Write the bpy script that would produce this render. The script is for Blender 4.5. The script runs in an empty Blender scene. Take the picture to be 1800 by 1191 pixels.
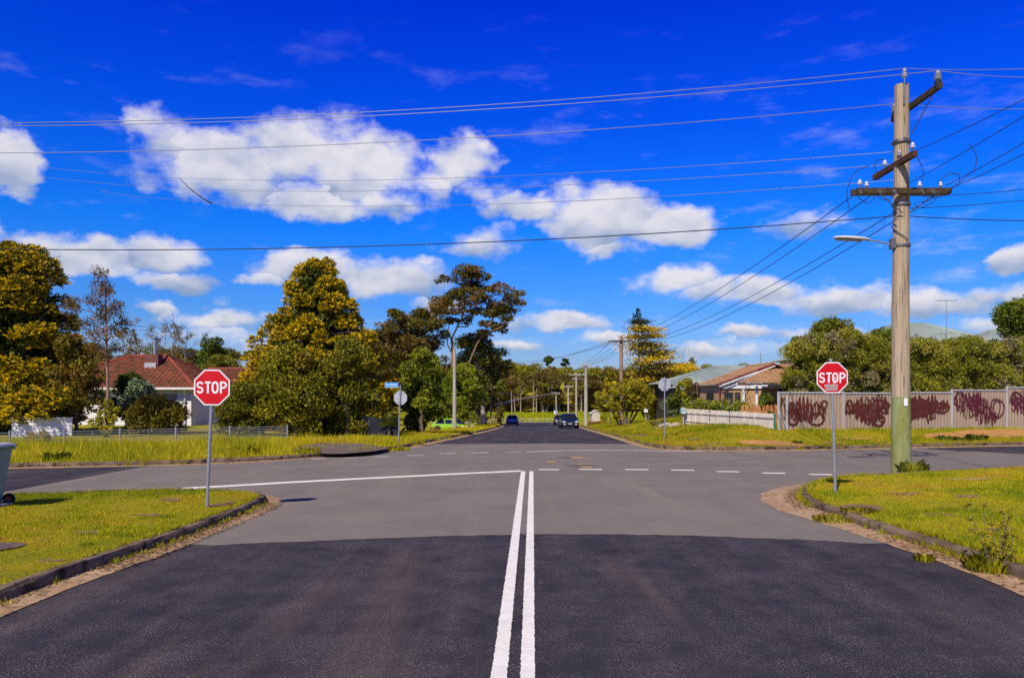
import bpy, math, random
import numpy as np
from mathutils import Vector, Matrix
from mathutils.geometry import delaunay_2d_cdt

SC = bpy.context.scene
COL = SC.collection
rng = np.random.RandomState(7)
random.seed(7)
PI = math.pi
F, CX, CY, CAMZ = 1400.0, 900.0, 695.0, 2.0      # survey constants: focal length in photo pixels, vanishing column/row, eye height


def PX(px, py, Y):
    """A surveyed point: photo bearing at a known distance Y in metres."""
    return Vector(((px - CX) * Y / F, Y, CAMZ - (py - CY) * Y / F))


# ------------------------------------------------------------------ tagging
def tag(o, label=None, cat=None, group=None, kind=None):
    if label: o['label'] = label
    if cat: o['category'] = cat
    if group: o['group'] = group
    if kind: o['kind'] = kind
    return o


def thing(name, label, cat, loc=(0, 0, 0), rz=0.0, group=None):
    o = bpy.data.objects.new(name, None)
    o.empty_display_size = .3
    COL.objects.link(o)
    o.location = loc
    o.rotation_euler = (0, 0, rz)
    return tag(o, label, cat, group)


def copy_tree(o, parent=None):
    c = o.copy()
    COL.objects.link(c)
    c.parent = parent
    for ch in list(o.children):
        copy_tree(ch, c)
    return c


# ------------------------------------------------------------------ materials
def nodes(m):
    m.use_nodes = True
    nt = m.node_tree
    nt.nodes.clear()
    return nt


def N(nt, typ, **kw):
    n = nt.nodes.new(typ)
    for k, v in kw.items():
        if k == 'i':
            for kk, vv in v.items():
                n.inputs[kk].default_value = vv
        else:
            setattr(n, k, v)
    return n


def c4(c):
    return (c[0], c[1], c[2], 1)


def mixrgb(nt, fac, a, b, blend='MIX'):
    n = nt.nodes.new('ShaderNodeMix')
    n.data_type = 'RGBA'
    n.blend_type = blend
    n.clamp_factor = True
    for s, v in ((n.inputs[0], fac), (n.inputs[6], a), (n.inputs[7], b)):
        if hasattr(v, 'node'):
            nt.links.new(v, s)
        elif isinstance(v, (int, float)):
            s.default_value = v
        else:
            s.default_value = c4(v)
    return n.outputs[2]


def ramp(nt, src, lo, hi, a=0.0, b=1.0):
    n = N(nt, 'ShaderNodeMapRange', interpolation_type='SMOOTHSTEP', i={1: lo, 2: hi, 3: a, 4: b})
    nt.links.new(src, n.inputs[0])
    return n.outputs[0]


def noise(nt, vec, scale, detail=4, rough=.55, stretch=None):
    if stretch:
        mp = N(nt, 'ShaderNodeMapping')
        mp.inputs['Scale'].default_value = stretch
        nt.links.new(vec, mp.inputs[0])
        vec = mp.outputs[0]
    n = N(nt, 'ShaderNodeTexNoise', i={'Scale': scale, 'Detail': detail, 'Roughness': rough})
    nt.links.new(vec, n.inputs['Vector'])
    return n.outputs['Fac']


def objvec(nt, world=False):
    if world:
        return N(nt, 'ShaderNodeNewGeometry').outputs['Position']
    return N(nt, 'ShaderNodeTexCoord').outputs['Object']


def finish(nt, col, rough=.7, metal=0, spec=.3, bump=None, bstr=.3, bdist=.02, coat=0):
    p = N(nt, 'ShaderNodeBsdfPrincipled')
    p.inputs['Metallic'].default_value = metal
    p.inputs['Specular IOR Level'].default_value = spec
    p.inputs['Coat Weight'].default_value = coat
    p.inputs['Coat Roughness'].default_value = .05
    if hasattr(rough, 'node'):
        nt.links.new(rough, p.inputs['Roughness'])
    else:
        p.inputs['Roughness'].default_value = rough
    if hasattr(col, 'node'):
        nt.links.new(col, p.inputs['Base Color'])
    else:
        p.inputs['Base Color'].default_value = c4(col)
    if bump is not None:
        b = N(nt, 'ShaderNodeBump', i={'Strength': bstr, 'Distance': bdist})
        nt.links.new(bump, b.inputs['Height'])
        nt.links.new(b.outputs[0], p.inputs['Normal'])
    o = N(nt, 'ShaderNodeOutputMaterial')
    nt.links.new(p.outputs[0], o.inputs[0])
    return p


_M = {}


def mat(name, c1, c2=None, scale=4.0, rough=.7, metal=0, spec=.3, bump=0, bscale=30, stretch=None, lo=.35, hi=.65, coat=0,
        c3=None, s3=20, lo3=.6, hi3=.75, world=False):
    if name in _M:
        return _M[name]
    m = bpy.data.materials.new(name)
    nt = nodes(m)
    v = objvec(nt, world)
    col = c1
    if c2 is not None:
        col = mixrgb(nt, ramp(nt, noise(nt, v, scale, stretch=stretch), lo, hi), c1, c2)
    if c3 is not None:
        col = mixrgb(nt, ramp(nt, noise(nt, v, s3, stretch=stretch), lo3, hi3), col, c3)
    bm = noise(nt, v, bscale, 5, .6, stretch) if bump else None
    finish(nt, col, rough, metal, spec, bm, bump, coat=coat)
    _M[name] = m
    return m


def leafmat(name='leaf', trans=.3, rough=.5, spec=.25):
    if name in _M:
        return _M[name]
    m = bpy.data.materials.new(name)
    nt = nodes(m)
    a = N(nt, 'ShaderNodeAttribute', attribute_name='Col')
    p = N(nt, 'ShaderNodeBsdfPrincipled')
    p.inputs['Roughness'].default_value = rough
    p.inputs['Specular IOR Level'].default_value = spec
    t = N(nt, 'ShaderNodeBsdfTranslucent')
    nt.links.new(a.outputs['Color'], p.inputs['Base Color'])
    nt.links.new(a.outputs['Color'], t.inputs['Color'])
    mx = N(nt, 'ShaderNodeMixShader', i={0: trans})
    nt.links.new(p.outputs[0], mx.inputs[1])
    nt.links.new(t.outputs[0], mx.inputs[2])
    o = N(nt, 'ShaderNodeOutputMaterial')
    nt.links.new(mx.outputs[0], o.inputs[0])
    _M[name] = m
    return m


# ------------------------------------------------------------------ mesh builder
class MB:
    def __init__(s):
        s.v, s.f = [], []

    def add(s, vs, fs):
        o = len(s.v)
        s.v += [tuple(v) for v in vs]
        s.f += [tuple(i + o for i in f) for f in fs]
        return s

    def box(s, x0, x1, y0, y1, z0, z1, b=0.0):
        if b <= 0:
            vs = [(x0, y0, z0), (x1, y0, z0), (x1, y1, z0), (x0, y1, z0), (x0, y0, z1), (x1, y0, z1), (x1, y1, z1), (x0, y1, z1)]
            return s.add(vs, [(3, 2, 1, 0), (4, 5, 6, 7), (0, 1, 5, 4), (1, 2, 6, 5), (2, 3, 7, 6), (3, 0, 4, 7)])
        poly = [(x0 + b, y0), (x1 - b, y0), (x1, y0 + b), (x1, y1 - b), (x1 - b, y1), (x0 + b, y1), (x0, y1 - b), (x0, y0 + b)]
        cx, cy = (x0 + x1) / 2, (y0 + y1) / 2
        fx, fy = (x1 - x0 - 2 * b) / (x1 - x0), (y1 - y0 - 2 * b) / (y1 - y0)
        inn = [(cx + (x - cx) * fx, cy + (y - cy) * fy) for x, y in poly]
        return s.loft([[(x, y, z0) for x, y in inn], [(x, y, z0 + b) for x, y in poly], [(x, y, z1 - b) for x, y in poly], [(x, y, z1) for x, y in inn]])

    def obox(s, a, b, w, h, up=(0, 0, 1)):
        """bar of section w x h from point a to point b"""
        a, b = Vector(a), Vector(b)
        d = (b - a).normalized()
        u = Vector(up)
        if abs(d.dot(u)) > .98:
            u = Vector((0, 1, 0))
        r = d.cross(u).normalized()
        u = r.cross(d).normalized()
        q = [r * sx * w / 2 + u * sz * h / 2 for sx, sz in ((-1, -1), (1, -1), (1, 1), (-1, 1))]
        return s.loft([[a + k for k in q], [b + k for k in q]])

    def loft(s, rings, cap=True, closed=True):
        n = len(rings[0])
        vs = [p for r in rings for p in r]
        fs = []
        for i in range(len(rings) - 1):
            for j in range(n if closed else n - 1):
                k = (j + 1) % n
                fs.append((i * n + j, i * n + k, (i + 1) * n + k, (i + 1) * n + j))
        if cap and closed:
            fs.append(tuple(reversed(range(n))))
            fs.append(tuple((len(rings) - 1) * n + j for j in range(n)))
        return s.add(vs, fs)

    def tube(s, pts, rad, seg=8, cap=True):
        pts = [Vector(p) for p in pts]
        if not hasattr(rad, '__len__'):
            rad = [rad] * len(pts)
        rings = []
        pr = None
        for i, p in enumerate(pts):
            d = (pts[min(i + 1, len(pts) - 1)] - pts[max(i - 1, 0)])
            d = d.normalized() if d.length > 1e-9 else Vector((0, 0, 1))
            if pr is None:
                r = d.cross(Vector((0, 1, 0)) if abs(d.y) < .9 else Vector((1, 0, 0))).normalized()
            else:
                r = (pr - d * pr.dot(d)).normalized()
            pr = r
            u = d.cross(r)
            rings.append([p + (r * math.cos(2 * PI * k / seg) + u * math.sin(2 * PI * k / seg)) * rad[i] for k in range(seg)])
        return s.loft(rings, cap)

    def lathe(s, prof, c=(0, 0, 0), axis='z', seg=16):
        rings = []
        for r, h in prof:
            ring = []
            for k in range(seg):
                a = 2 * PI * k / seg
                p = (r * math.cos(a), r * math.sin(a), h)
                if axis == 'x': p = (p[2], p[0], p[1])
                if axis == 'y': p = (p[1], p[2], p[0])
                ring.append((p[0] + c[0], p[1] + c[1], p[2] + c[2]))
            rings.append(ring)
        return s.loft(rings)

    def prism(s, poly, y0, y1):
        """polygon in XZ pushed along Y"""
        return s.loft([[(x, y0, z) for x, z in poly], [(x, y1, z) for x, z in poly]])

    def stroke(s, pts, w, y0, y1):
        """a painted letter stroke in the XZ plane, thickness y0..y1"""
        P = [Vector((x, z)) for x, z in pts]
        closed = (P[0] - P[-1]).length < 1e-6
        L = []
        n = len(P)
        for i in range(n):
            if closed:
                a, b = P[(i - 1) % (n - 1)] if i else P[n - 2], P[(i + 1) % (n - 1)] if i < n - 1 else P[1]
            else:
                a, b = P[max(i - 1, 0)], P[min(i + 1, n - 1)]
            d1, d2 = (P[i] - a), (b - P[i])
            d1 = d1.normalized() if d1.length > 1e-9 else d2.normalized()
            d2 = d2.normalized() if d2.length > 1e-9 else d1
            n1, n2 = Vector((-d1.y, d1.x)), Vector((-d2.y, d2.x))
            m = (n1 + n2).normalized()
            L.append(m * (w / 2 / max(.5, m.dot(n1))))
        rings = []
        for p, o in zip(P, L):
            a, b = p + o, p - o
            rings.append([(a.x, y0, a.y), (b.x, y0, b.y), (b.x, y1, b.y), (a.x, y1, a.y)])
        return s.loft(rings)

    def build(s, name, m, parent=None, smooth=False, loc=None):
        me = bpy.data.meshes.new(name)
        me.from_pydata(s.v, [], s.f)
        me.validate()
        import bmesh
        bm = bmesh.new()
        bm.from_mesh(me)
        bmesh.ops.recalc_face_normals(bm, faces=bm.faces)
        bm.to_mesh(me)
        bm.free()
        me.materials.append(m)
        if smooth:
            me.polygons.foreach_set('use_smooth', [True] * len(me.polygons))
            try:
                me.set_sharp_from_angle(angle=math.radians(40))
            except Exception:
                pass
        o = bpy.data.objects.new(name, me)
        COL.objects.link(o)
        if parent is not None:
            o.parent = parent
        if loc is not None:
            o.location = loc
        return o


def npmesh(name, V, Fq, m, parent=None, col=None, loc=None):
    """mesh from numpy arrays (faces all of the same size)"""
    me = bpy.data.meshes.new(name)
    nv, nf, k = len(V), len(Fq), Fq.shape[1]
    me.vertices.add(nv)
    me.vertices.foreach_set('co', np.asarray(V, np.float32).ravel())
    me.loops.add(nf * k)
    me.loops.foreach_set('vertex_index', np.asarray(Fq, np.int32).ravel())
    me.polygons.add(nf)
    me.polygons.foreach_set('loop_start', np.arange(0, nf * k, k, dtype=np.int32))
    if col is not None:
        a = me.color_attributes.new('Col', 'FLOAT_COLOR', 'POINT')
        c = np.ones((nv, 4), np.float32)
        c[:, :3] = col
        a.data.foreach_set('color', c.ravel())
    me.update(calc_edges=True)
    me.materials.append(m)
    o = bpy.data.objects.new(name, me)
    COL.objects.link(o)
    if parent is not None:
        o.parent = parent
    if loc is not None:
        o.location = loc
    return o


def sstep(x):
    x = np.clip(x, 0, 1)
    return x * x * (3 - 2 * x)
# ================================================================== the lie of the land
def chaikin(P, it=3):
    P = [np.array(p, float) for p in P]
    for _ in range(it):
        Q = [P[0]]
        for a, b in zip(P[:-1], P[1:]):
            if np.linalg.norm(b - a) > 30:
                t = 6 / np.linalg.norm(b - a)
                Q += [a + (b - a) * t, b - (b - a) * t]
            else:
                Q += [a * .75 + b * .25, a * .25 + b * .75]
        Q.append(P[-1])
        P = Q
    return np.array(P)


def resample(P, step, far=4.0):
    out = [P[0]]
    for a, b in zip(P[:-1], P[1:]):
        L = np.linalg.norm(b - a)
        mid = (a + b) / 2
        st = step if (abs(mid[0]) < 26 and -2 < mid[1] < 62) else far
        n = max(1, int(L / st))
        for k in range(1, n + 1):
            out.append(a + (b - a) * k / n)
    return np.array(out)


# kerb faces, each with its verge on the left hand going round the crossing
NL0 = [(-7.0, -60), (-6.0, -25), (-4.94, 7.69), (-4.62, 10.26), (-4.5, 13.2), (-4.5, 14.9), (-5.1, 15.9), (-7.0, 15.95), (-10.2, 15.1), (-20, 12.6), (-150, -27)]
FL0 = [(-150, -19), (-20, 20.2), (-13.8, 21.9), (-9.34, 22.95), (-7.3, 24.35), (-6.3, 25.7), (-4.6, 28.4), (-4.05, 30), (-3.9, 34), (-2.5, 59), (-1.55, 87), (-1.4, 112), (-.6, 150)]
FR0 = [(11, 150), (7.9, 91.5), (6.1, 46), (5.55, 35), (5.3, 30.6), (6.0, 29.0), (7.5, 28.9), (10.2, 29), (14.5, 30.4), (21.2, 32.9), (30, 36), (150, 81)]
NR0 = [(150, 74), (30, 27.6), (13.1, 21.0), (8.8, 19.2), (6.6, 17.6), (5.6, 15.6), (5.3, 14), (5.25, 12), (5.5, 10.2), (5.48, 8.56), (4.7, -25), (4.0, -60)]
KERBC = [chaikin(p, 2) for p in (NL0, FL0, FR0, NR0)]
KERB = [resample(chaikin(p), .4) for p in (NL0, FL0, FR0, NR0)]


def offset(P, d):
    """shift a polyline to its right (towards the road) by d (number or array)"""
    T = np.zeros_like(P)
    T[1:-1] = P[2:] - P[:-2]
    T[0] = P[1] - P[0]
    T[-1] = P[-1] - P[-2]
    T /= np.linalg.norm(T, axis=1)[:, None]
    R = np.stack([T[:, 1], -T[:, 0]], 1)
    return P + R * (np.asarray(d)[:, None] if hasattr(d, '__len__') else d)


BACK = [offset(p, -.12) for p in KERB]
ROADPOLY = np.concatenate([BACK[0], BACK[1], [(-70, 151), (-70, 158.5), (90, 158.5), (90, 151)], BACK[2], BACK[3]])


def pip(X, Y, poly):
    inside = np.zeros(X.shape, bool)
    j = len(poly) - 1
    for i in range(len(poly)):
        xi, yi = poly[i]
        xj, yj = poly[j]
        if yi != yj:
            c = ((yi > Y) != (yj > Y)) & (X < (xj - xi) * (Y - yi) / (yj - yi) + xi)
            inside ^= c
        j = i
    return inside


def near_kerb(X, Y):
    """distance to the nearest kerb and which corner it belongs to"""
    best = np.full(X.shape, 1e9)
    idx = np.zeros(X.shape, int)
    for k, P in enumerate(KERBC):
        d = np.full(X.shape, 1e9)
        Q = P if len(P) < 40 else P
        for a, b in zip(Q[:-1:1], Q[1::1]):
            ab = b - a
            L2 = ab @ ab
            t = np.clip(((X - a[0]) * ab[0] + (Y - a[1]) * ab[1]) / L2, 0, 1)
            d = np.minimum(d, (X - a[0] - t * ab[0]) ** 2 + (Y - a[1] - t * ab[1]) ** 2)
        m = d < best
        idx[m] = k
        best = np.minimum(best, d)
    return np.sqrt(best), idx


def road_z(Y):
    Y = np.asarray(Y, float)
    t = np.clip(Y - 28, 0, None)
    g = -.027 * np.where(t < 6, t * t / 12, t - 3)
    g = np.maximum(g, -.027 * 122)
    return g + np.clip(Y - 160, 0, 60) * .010 + np.clip(Y - 222, 0, 120) * .11


def lumps(X, Y):
    return .02 * np.sin(X * 1.7 + 1.3 * np.sin(Y * .9)) * np.cos(Y * 1.3 + .7) + .012 * np.sin(X * 4.1 + Y * 2.3)


def ground_z(X, Y):
    X, Y = np.atleast_1d(np.asarray(X, float)), np.atleast_1d(np.asarray(Y, float))
    d, idx = near_kerb(X, Y)
    b = road_z(Y)
    lift = np.select([idx == 0, idx == 1, idx == 2, idx == 3],
                     [.125 + .06 * sstep(d / 4),
                      .12 + .08 * sstep(d / 4) - .95 * sstep((d - 2.2) / 3.5) * sstep((Y - 48) / 15) * sstep((140 - Y) / 30) - b * sstep((d - 5) / 8) * sstep((62 - Y) / 8),
                      .12 + .56 * sstep(d / 5) - b * sstep((d - .6) / 6) * sstep((72 - Y) / 25),
                      .125 + .08 * sstep(d / 4)])
    lift = np.where(Y > 150, .1, lift)
    return b + lift + lumps(X, Y) * sstep(d / 1.2)


def gz(x, y):
    return float(ground_z([x], [y])[0])


def cdt_sheet(poly, pts, zf, keep_inside, name, m, off=0.0, extra_loops=()):
    verts = [Vector((float(p[0]), float(p[1]))) for p in poly]
    n = len(verts)
    edges = [(i, (i + 1) % n) for i in range(n)]
    for loop in extra_loops:
        k = len(verts)
        verts += [Vector((float(p[0]), float(p[1]))) for p in loop]
        edges += [(k + i, k + (i + 1) % len(loop)) for i in range(len(loop))]
    verts += [Vector((float(p[0]), float(p[1]))) for p in pts]
    r = delaunay_2d_cdt(verts, edges, [], 0, 1e-5)
    V = np.array([(v.x, v.y) for v in r[0]])
    Fc = np.array([f for f in r[2] if len(f) == 3])
    c = V[Fc].mean(1)
    ins = pip(c[:, 0], c[:, 1], np.asarray(poly))
    Fc = Fc[ins if keep_inside else ~ins]
    a, b, d = V[Fc[:, 0]], V[Fc[:, 1]], V[Fc[:, 2]]
    ar = (b[:, 0] - a[:, 0]) * (d[:, 1] - a[:, 1]) - (b[:, 1] - a[:, 1]) * (d[:, 0] - a[:, 0])
    Fc[ar < 0] = Fc[ar < 0][:, ::-1]
    Z = zf(V[:, 0], V[:, 1]) + off
    o = npmesh(name, np.column_stack([V, Z]), Fc, m)
    o.data.polygons.foreach_set('use_smooth', [True] * len(o.data.polygons))
    return o


def jgrid(x0, x1, y0, y1, s, j=.25):
    xs, ys = np.meshgrid(np.arange(x0, x1, s), np.arange(y0, y1, s))
    p = np.stack([xs.ravel(), ys.ravel()], 1)
    return p + rng.uniform(-j * s, j * s, p.shape)


# ------------------------------------------------------------------ materials of the ground
def grass_ground():
    m = bpy.data.materials.new('turf')
    nt = nodes(m)
    v = objvec(nt, True)
    c = mixrgb(nt, ramp(nt, noise(nt, v, .9, 5), .35, .65), (.28, .27, .008), (.40, .32, .012))
    c = mixrgb(nt, ramp(nt, noise(nt, v, .35, 4), .52, .7), c, (.24, .26, .010))
    c = mixrgb(nt, ramp(nt, noise(nt, v, 14, 4, .7), .5, .75), c, (.10, .07, .02))
    c = mixrgb(nt, ramp(nt, noise(nt, v, 40, 3, .7), .55, .75), c, (.46, .36, .04))
    finish(nt, c, .9, spec=.1, bump=noise(nt, v, 45, 5, .7), bstr=.9, bdist=.04)
    return m


def asphalt(name, base, dark, fleck, famt, brown, streak):
    m = bpy.data.materials.new(name)
    nt = nodes(m)
    v = objvec(nt, True)
    c = mixrgb(nt, ramp(nt, noise(nt, v, .55, 5, .6), .3, .7), base, dark)
    c = mixrgb(nt, ramp(nt, noise(nt, v, .25, 4, .6, (3.2, .35, 1)), .50, .72, 0, streak), c, brown)
    c = mixrgb(nt, ramp(nt, noise(nt, v, 1.0, 5, .6, (1.5, .05, 1)), .52, .66, 0, .26), c, brown)
    c = mixrgb(nt, ramp(nt, noise(nt, v, .8, 4, .6), .60, .70, 0, .55), c, (dark[0] * .75, dark[1] * .75, dark[2] * .78))
    c = mixrgb(nt, ramp(nt, noise(nt, v, 3.0, 6, .7), .45, .8, 0, .5), c, dark)
    # stone flecks of two sizes, thinner where the bitumen still covers them
    dens = mixrgb(nt, .5, ramp(nt, noise(nt, v, 1.0, 6, .66, (2.0, .30, 1)), .36, .70, .10, 1), ramp(nt, noise(nt, v, 2.1, 7, .7), .36, .66, .05, 1))
    for sc, lo, hi, k in ((70, .60, .68, .9), (135, .57, .66, .8)):
        f = ramp(nt, noise(nt, v, sc, 2, .5), lo, hi, 0, famt * k)
        mu = N(nt, 'ShaderNodeMath', operation='MULTIPLY')
        nt.links.new(f, mu.inputs[0])
        nt.links.new(dens, mu.inputs[1])
        c = mixrgb(nt, mu.outputs[0], c, fleck)
    c = mixrgb(nt, ramp(nt, noise(nt, v, 110, 2, .5), .56, .68, 0, .6), c, (dark[0] * .4, dark[1] * .4, dark[2] * .4))
    finish(nt, c, .88, spec=.18, bump=noise(nt, v, 85, 3, .6), bstr=.5, bdist=.012)
    return m


M_TURF = grass_ground()
M_ASPH = asphalt('dark_asphalt', (.036, .031, .041), (.021, .018, .027), (.42, .37, .35), 1.0, (.080, .058, .050), .95)
M_PATCH = asphalt('grey_asphalt', (.215, .185, .155), (.175, .152, .135), (.36, .32, .27), .45, (.25, .205, .16), .7)
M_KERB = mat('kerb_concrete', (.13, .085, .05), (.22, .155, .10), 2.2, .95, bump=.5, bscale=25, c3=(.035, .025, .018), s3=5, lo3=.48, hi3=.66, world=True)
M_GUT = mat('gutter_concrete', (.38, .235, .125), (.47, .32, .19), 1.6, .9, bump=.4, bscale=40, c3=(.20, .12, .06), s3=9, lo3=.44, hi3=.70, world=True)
M_PAINT = mat('road_paint', (.82, .79, .72), (.72, .69, .62), 6, .7, c3=(.33, .31, .30), s3=55, lo3=.66, hi3=.74, world=True)
M_PAINTW = mat('worn_paint', (.66, .64, .62), (.42, .40, .38), 3, .75, c3=(.2, .18, .17), s3=40, lo3=.55, hi3=.68, world=True)
M_YEL = mat('utility_paint', (.55, .30, .05), (.38, .25, .10), 6, .8, c3=(.2, .16, .13), s3=20, lo3=.5, hi3=.7, world=True)
M_DIRT = mat('bare_earth', (.18, .105, .06), (.26, .15, .08), 3, .95, bump=.5, bscale=30, c3=(.10, .065, .04), s3=9, lo3=.55, hi3=.7, world=True)
M_ORANGE = mat('orange_earth', (.52, .24, .07), (.40, .20, .07), 2, .95, bump=.4, bscale=25, c3=(.32, .24, .05), s3=7, lo3=.55, hi3=.7, world=True)
M_FIELD = None

# ------------------------------------------------------------------ ground sheet with the roads cut out
pts = np.concatenate([jgrid(-26, 30, 4, 46, .55), jgrid(-60, 64, -20, 130, 2.5), jgrid(-160, 170, -60, 260, 7), jgrid(-700, 700, -300, 900, 45),
                      jgrid(-3000, 3000, -3000, 3000, 330)])
dk, _ = near_kerb(pts[:, 0], pts[:, 1])
pts = pts[(~pip(pts[:, 0], pts[:, 1], ROADPOLY)) & (dk > .3)]
ground = cdt_sheet(ROADPOLY, pts, ground_z, False, 'ground', M_TURF,
                   extra_loops=[[(-3200, -3200), (3200, -3200), (3200, 3200), (-3200, 3200)]])
tag(ground, 'yellow green turf round the crossing and far beyond', 'ground', kind='structure')

rp = np.concatenate([jgrid(-10, 12, -20, 160, 1.5), jgrid(-120, 120, -30, 80, 5)])
rp = rp[pip(rp[:, 0], rp[:, 1], ROADPOLY)]
road = cdt_sheet(ROADPOLY, rp, lambda x, y: road_z(y), True, 'road', M_ASPH)
tag(road, 'dark asphalt road running ahead over the crossing', 'road', kind='structure')


def kerb_piece(k, f):
    return BACK[k][f(BACK[k])]


near_edge = [(-4.0, 10.65), (-2.67, 10.98), (-1.45, 11.24), (-.33, 11.43), (.82, 11.5), (2.45, 11.4), (3.95, 11.07), (4.83, 10.77), (5.4, 10.75)]
pa = BACK[3]
pa = pa[(pa[:, 1] > 10.85) & (pa[:, 0] < 20.5)][::-1]                 # near right kerb, going away
pb = BACK[2]
pb = pb[(pb[:, 1] < 34.2) & (pb[:, 0] < 15.8)][::-1]                  # far right, back to the road ahead
pc = BACK[1]
pc = pc[(pc[:, 1] < 34.0) & (pc[:, 0] > -10.6)][::-1]                 # far left
pd = BACK[0]
pd = pd[(pd[:, 1] > 10.5) & (pd[:, 0] > -10.9)][::-1]                 # near left, back to the start
far_edge = [(4.6, 34.5), (3.0, 34.9), (1.0, 35.0), (-1.2, 34.8), (-3.2, 34.3)]
near_edge = resample(np.array(near_edge), .12, .12)
near_edge[:, 1] += rng.normal(0, .012, len(near_edge)) + .02 * np.sin(near_edge[:, 0] * 5.1) + .014 * np.sin(near_edge[:, 0] * 13)
PATCH = np.concatenate([near_edge, pa, pb, far_edge, pc, pd])
pp = jgrid(-11, 21, 10, 36, 1.2)
pp = pp[pip(pp[:, 0], pp[:, 1], PATCH)]
o = cdt_sheet(PATCH, pp, lambda x, y: road_z(y), True, 'intersection_pavement', M_PATCH, .004)
tag(o, 'paler grey asphalt surface covering the middle of the crossing', 'pavement', kind='structure')

# ------------------------------------------------------------------ kerbs and gutters
GAPS = [(-4.5, 13.9, .55), (5.28, 13.0, .75), (-4.35, 29.0, .35), (10.9, 29.2, .5), (-6.9, 25.0, .45)]


def kerb(k, name, label, gut_w, lim):
    P = KERB[k]
    sel = np.array([lim(p) for p in P])
    P = P[sel]
    mb = MB()
    s = np.concatenate([[0], np.cumsum(np.linalg.norm(np.diff(P, axis=0), axis=1))])
    prof = [(0, -.12), (-.012, .10), (-.03, .135), (-.05, .143), (-.14, .143), (-.165, .13), (-.17, -.12)]
    seg = []
    pos = 0.0
    while pos < s[-1] - .3:
        L = random.uniform(1.7, 2.6)
        seg.append((pos + .012, min(pos + L, s[-1])))
        pos += L
    for a, b in seg:
        n = max(2, int((b - a) / .35) + 1)
        t = np.linspace(a, b, n)
        q = np.stack([np.interp(t, s, P[:, 0]), np.interp(t, s, P[:, 1])], 1)
        mid = q.mean(0)
        dh, dx = random.uniform(-.014, .01), random.uniform(-.012, .012)
        keep = np.array([all((p[0] - g[0]) ** 2 + (p[1] - g[1]) ** 2 > g[2] ** 2 for g in GAPS) for p in q])
        if keep.sum() < 2:
            keep[:] = True
            dh -= .10
        q = q[keep]
        z = road_z(q[:, 1])
        rings = []
        offs = [offset(q, d + dx) for d, _ in prof]
        for i in range(len(q)):
            w = [random.uniform(-.006, .006) for _ in prof]
            rings.append([(offs[j][i, 0] + w[j], offs[j][i, 1] + w[j], z[i] + prof[j][1] + dh * (prof[j][1] > 0) + w[j]) for j in range(len(prof))])
        mb.loft(rings)
    o = mb.build(name, M_KERB)
    tag(o, label, 'kerb', kind='structure')
    # gutter: a dished concrete strip against the kerb
    if gut_w is not None:
        w = np.array([gut_w(p) for p in P])
        w = w * (1 + .05 * np.sin(s * 2.1) + .03 * np.sin(s * 5.3)) + rng.normal(0, .012, len(w))
        A, B, Cc = offset(P, -.02), offset(P, w * .55), offset(P, w)
        z = road_z(P[:, 1])
        n = len(P)
        V = np.concatenate([np.column_stack([A, z + .026]), np.column_stack([B, z + .014]), np.column_stack([Cc, z + .009])])
        Fq = []
        for r in range(2):
            for i in range(n - 1):
                Fq.append((r * n + i, (r + 1) * n + i, (r + 1) * n + i + 1, r * n + i + 1))
        o = npmesh('gutter', V, np.array(Fq), M_GUT)
        tag(o, label.replace('kerb', 'gutter'), 'gutter', kind='structure')


for k_ in range(4):
    B_ = BACK[k_]
    n_ = len(B_)
    zt_ = ground_z(B_[:, 0], B_[:, 1]) - .001
    I_ = offset(B_, .012)
    V_ = np.concatenate([np.column_stack([B_, zt_]), np.column_stack([I_, zt_ - .09]), np.column_stack([I_, zt_ - .4])])
    F_ = np.array([(r * n_ + i, (r + 1) * n_ + i, (r + 1) * n_ + i + 1, r * n_ + i + 1) for r in range(2) for i in range(n_ - 1)])
    tag(npmesh('ground_edge', V_, F_, M_DIRT), 'bare earth edge of the turf behind the kerb', 'earth', kind='structure')
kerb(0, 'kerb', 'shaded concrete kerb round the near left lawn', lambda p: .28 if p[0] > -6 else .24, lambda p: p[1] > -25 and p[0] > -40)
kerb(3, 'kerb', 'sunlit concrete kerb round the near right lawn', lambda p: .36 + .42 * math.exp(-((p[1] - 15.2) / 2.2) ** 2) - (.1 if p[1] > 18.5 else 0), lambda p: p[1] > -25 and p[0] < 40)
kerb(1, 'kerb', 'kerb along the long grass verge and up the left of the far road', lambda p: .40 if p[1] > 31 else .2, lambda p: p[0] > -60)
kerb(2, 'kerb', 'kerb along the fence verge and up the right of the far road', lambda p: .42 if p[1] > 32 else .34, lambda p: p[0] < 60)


# ------------------------------------------------------------------ painted markings
def band(name, path, w, m, z, label, ragged=.006, cat='marking', step=.25, ends=True):
    P = resample(np.array(path, float), step, step)
    if len(P) < 2:
        return
    n = len(P)
    a = offset(P, w / 2 + rng.uniform(-ragged, ragged, n))
    b = offset(P, -w / 2 + rng.uniform(-ragged, ragged, n))
    zz = road_z(P[:, 1]) + z
    V = np.concatenate([np.column_stack([a, zz]), np.column_stack([b, zz])])
    Fq = np.array([(i, i + 1, n + i + 1, n + i) for i in range(n - 1)])
    o = npmesh(name, V, Fq, m)
    tag(o, label, cat, kind='structure')
    return o


def gp(px, py):
    y = 20.0
    for _ in range(60):
        y = (CAMZ - float(road_z(y))) * F / (py - CY)
        y = min(max(y, 1), 400)
    return ((px - CX) * y / F, y)


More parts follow.
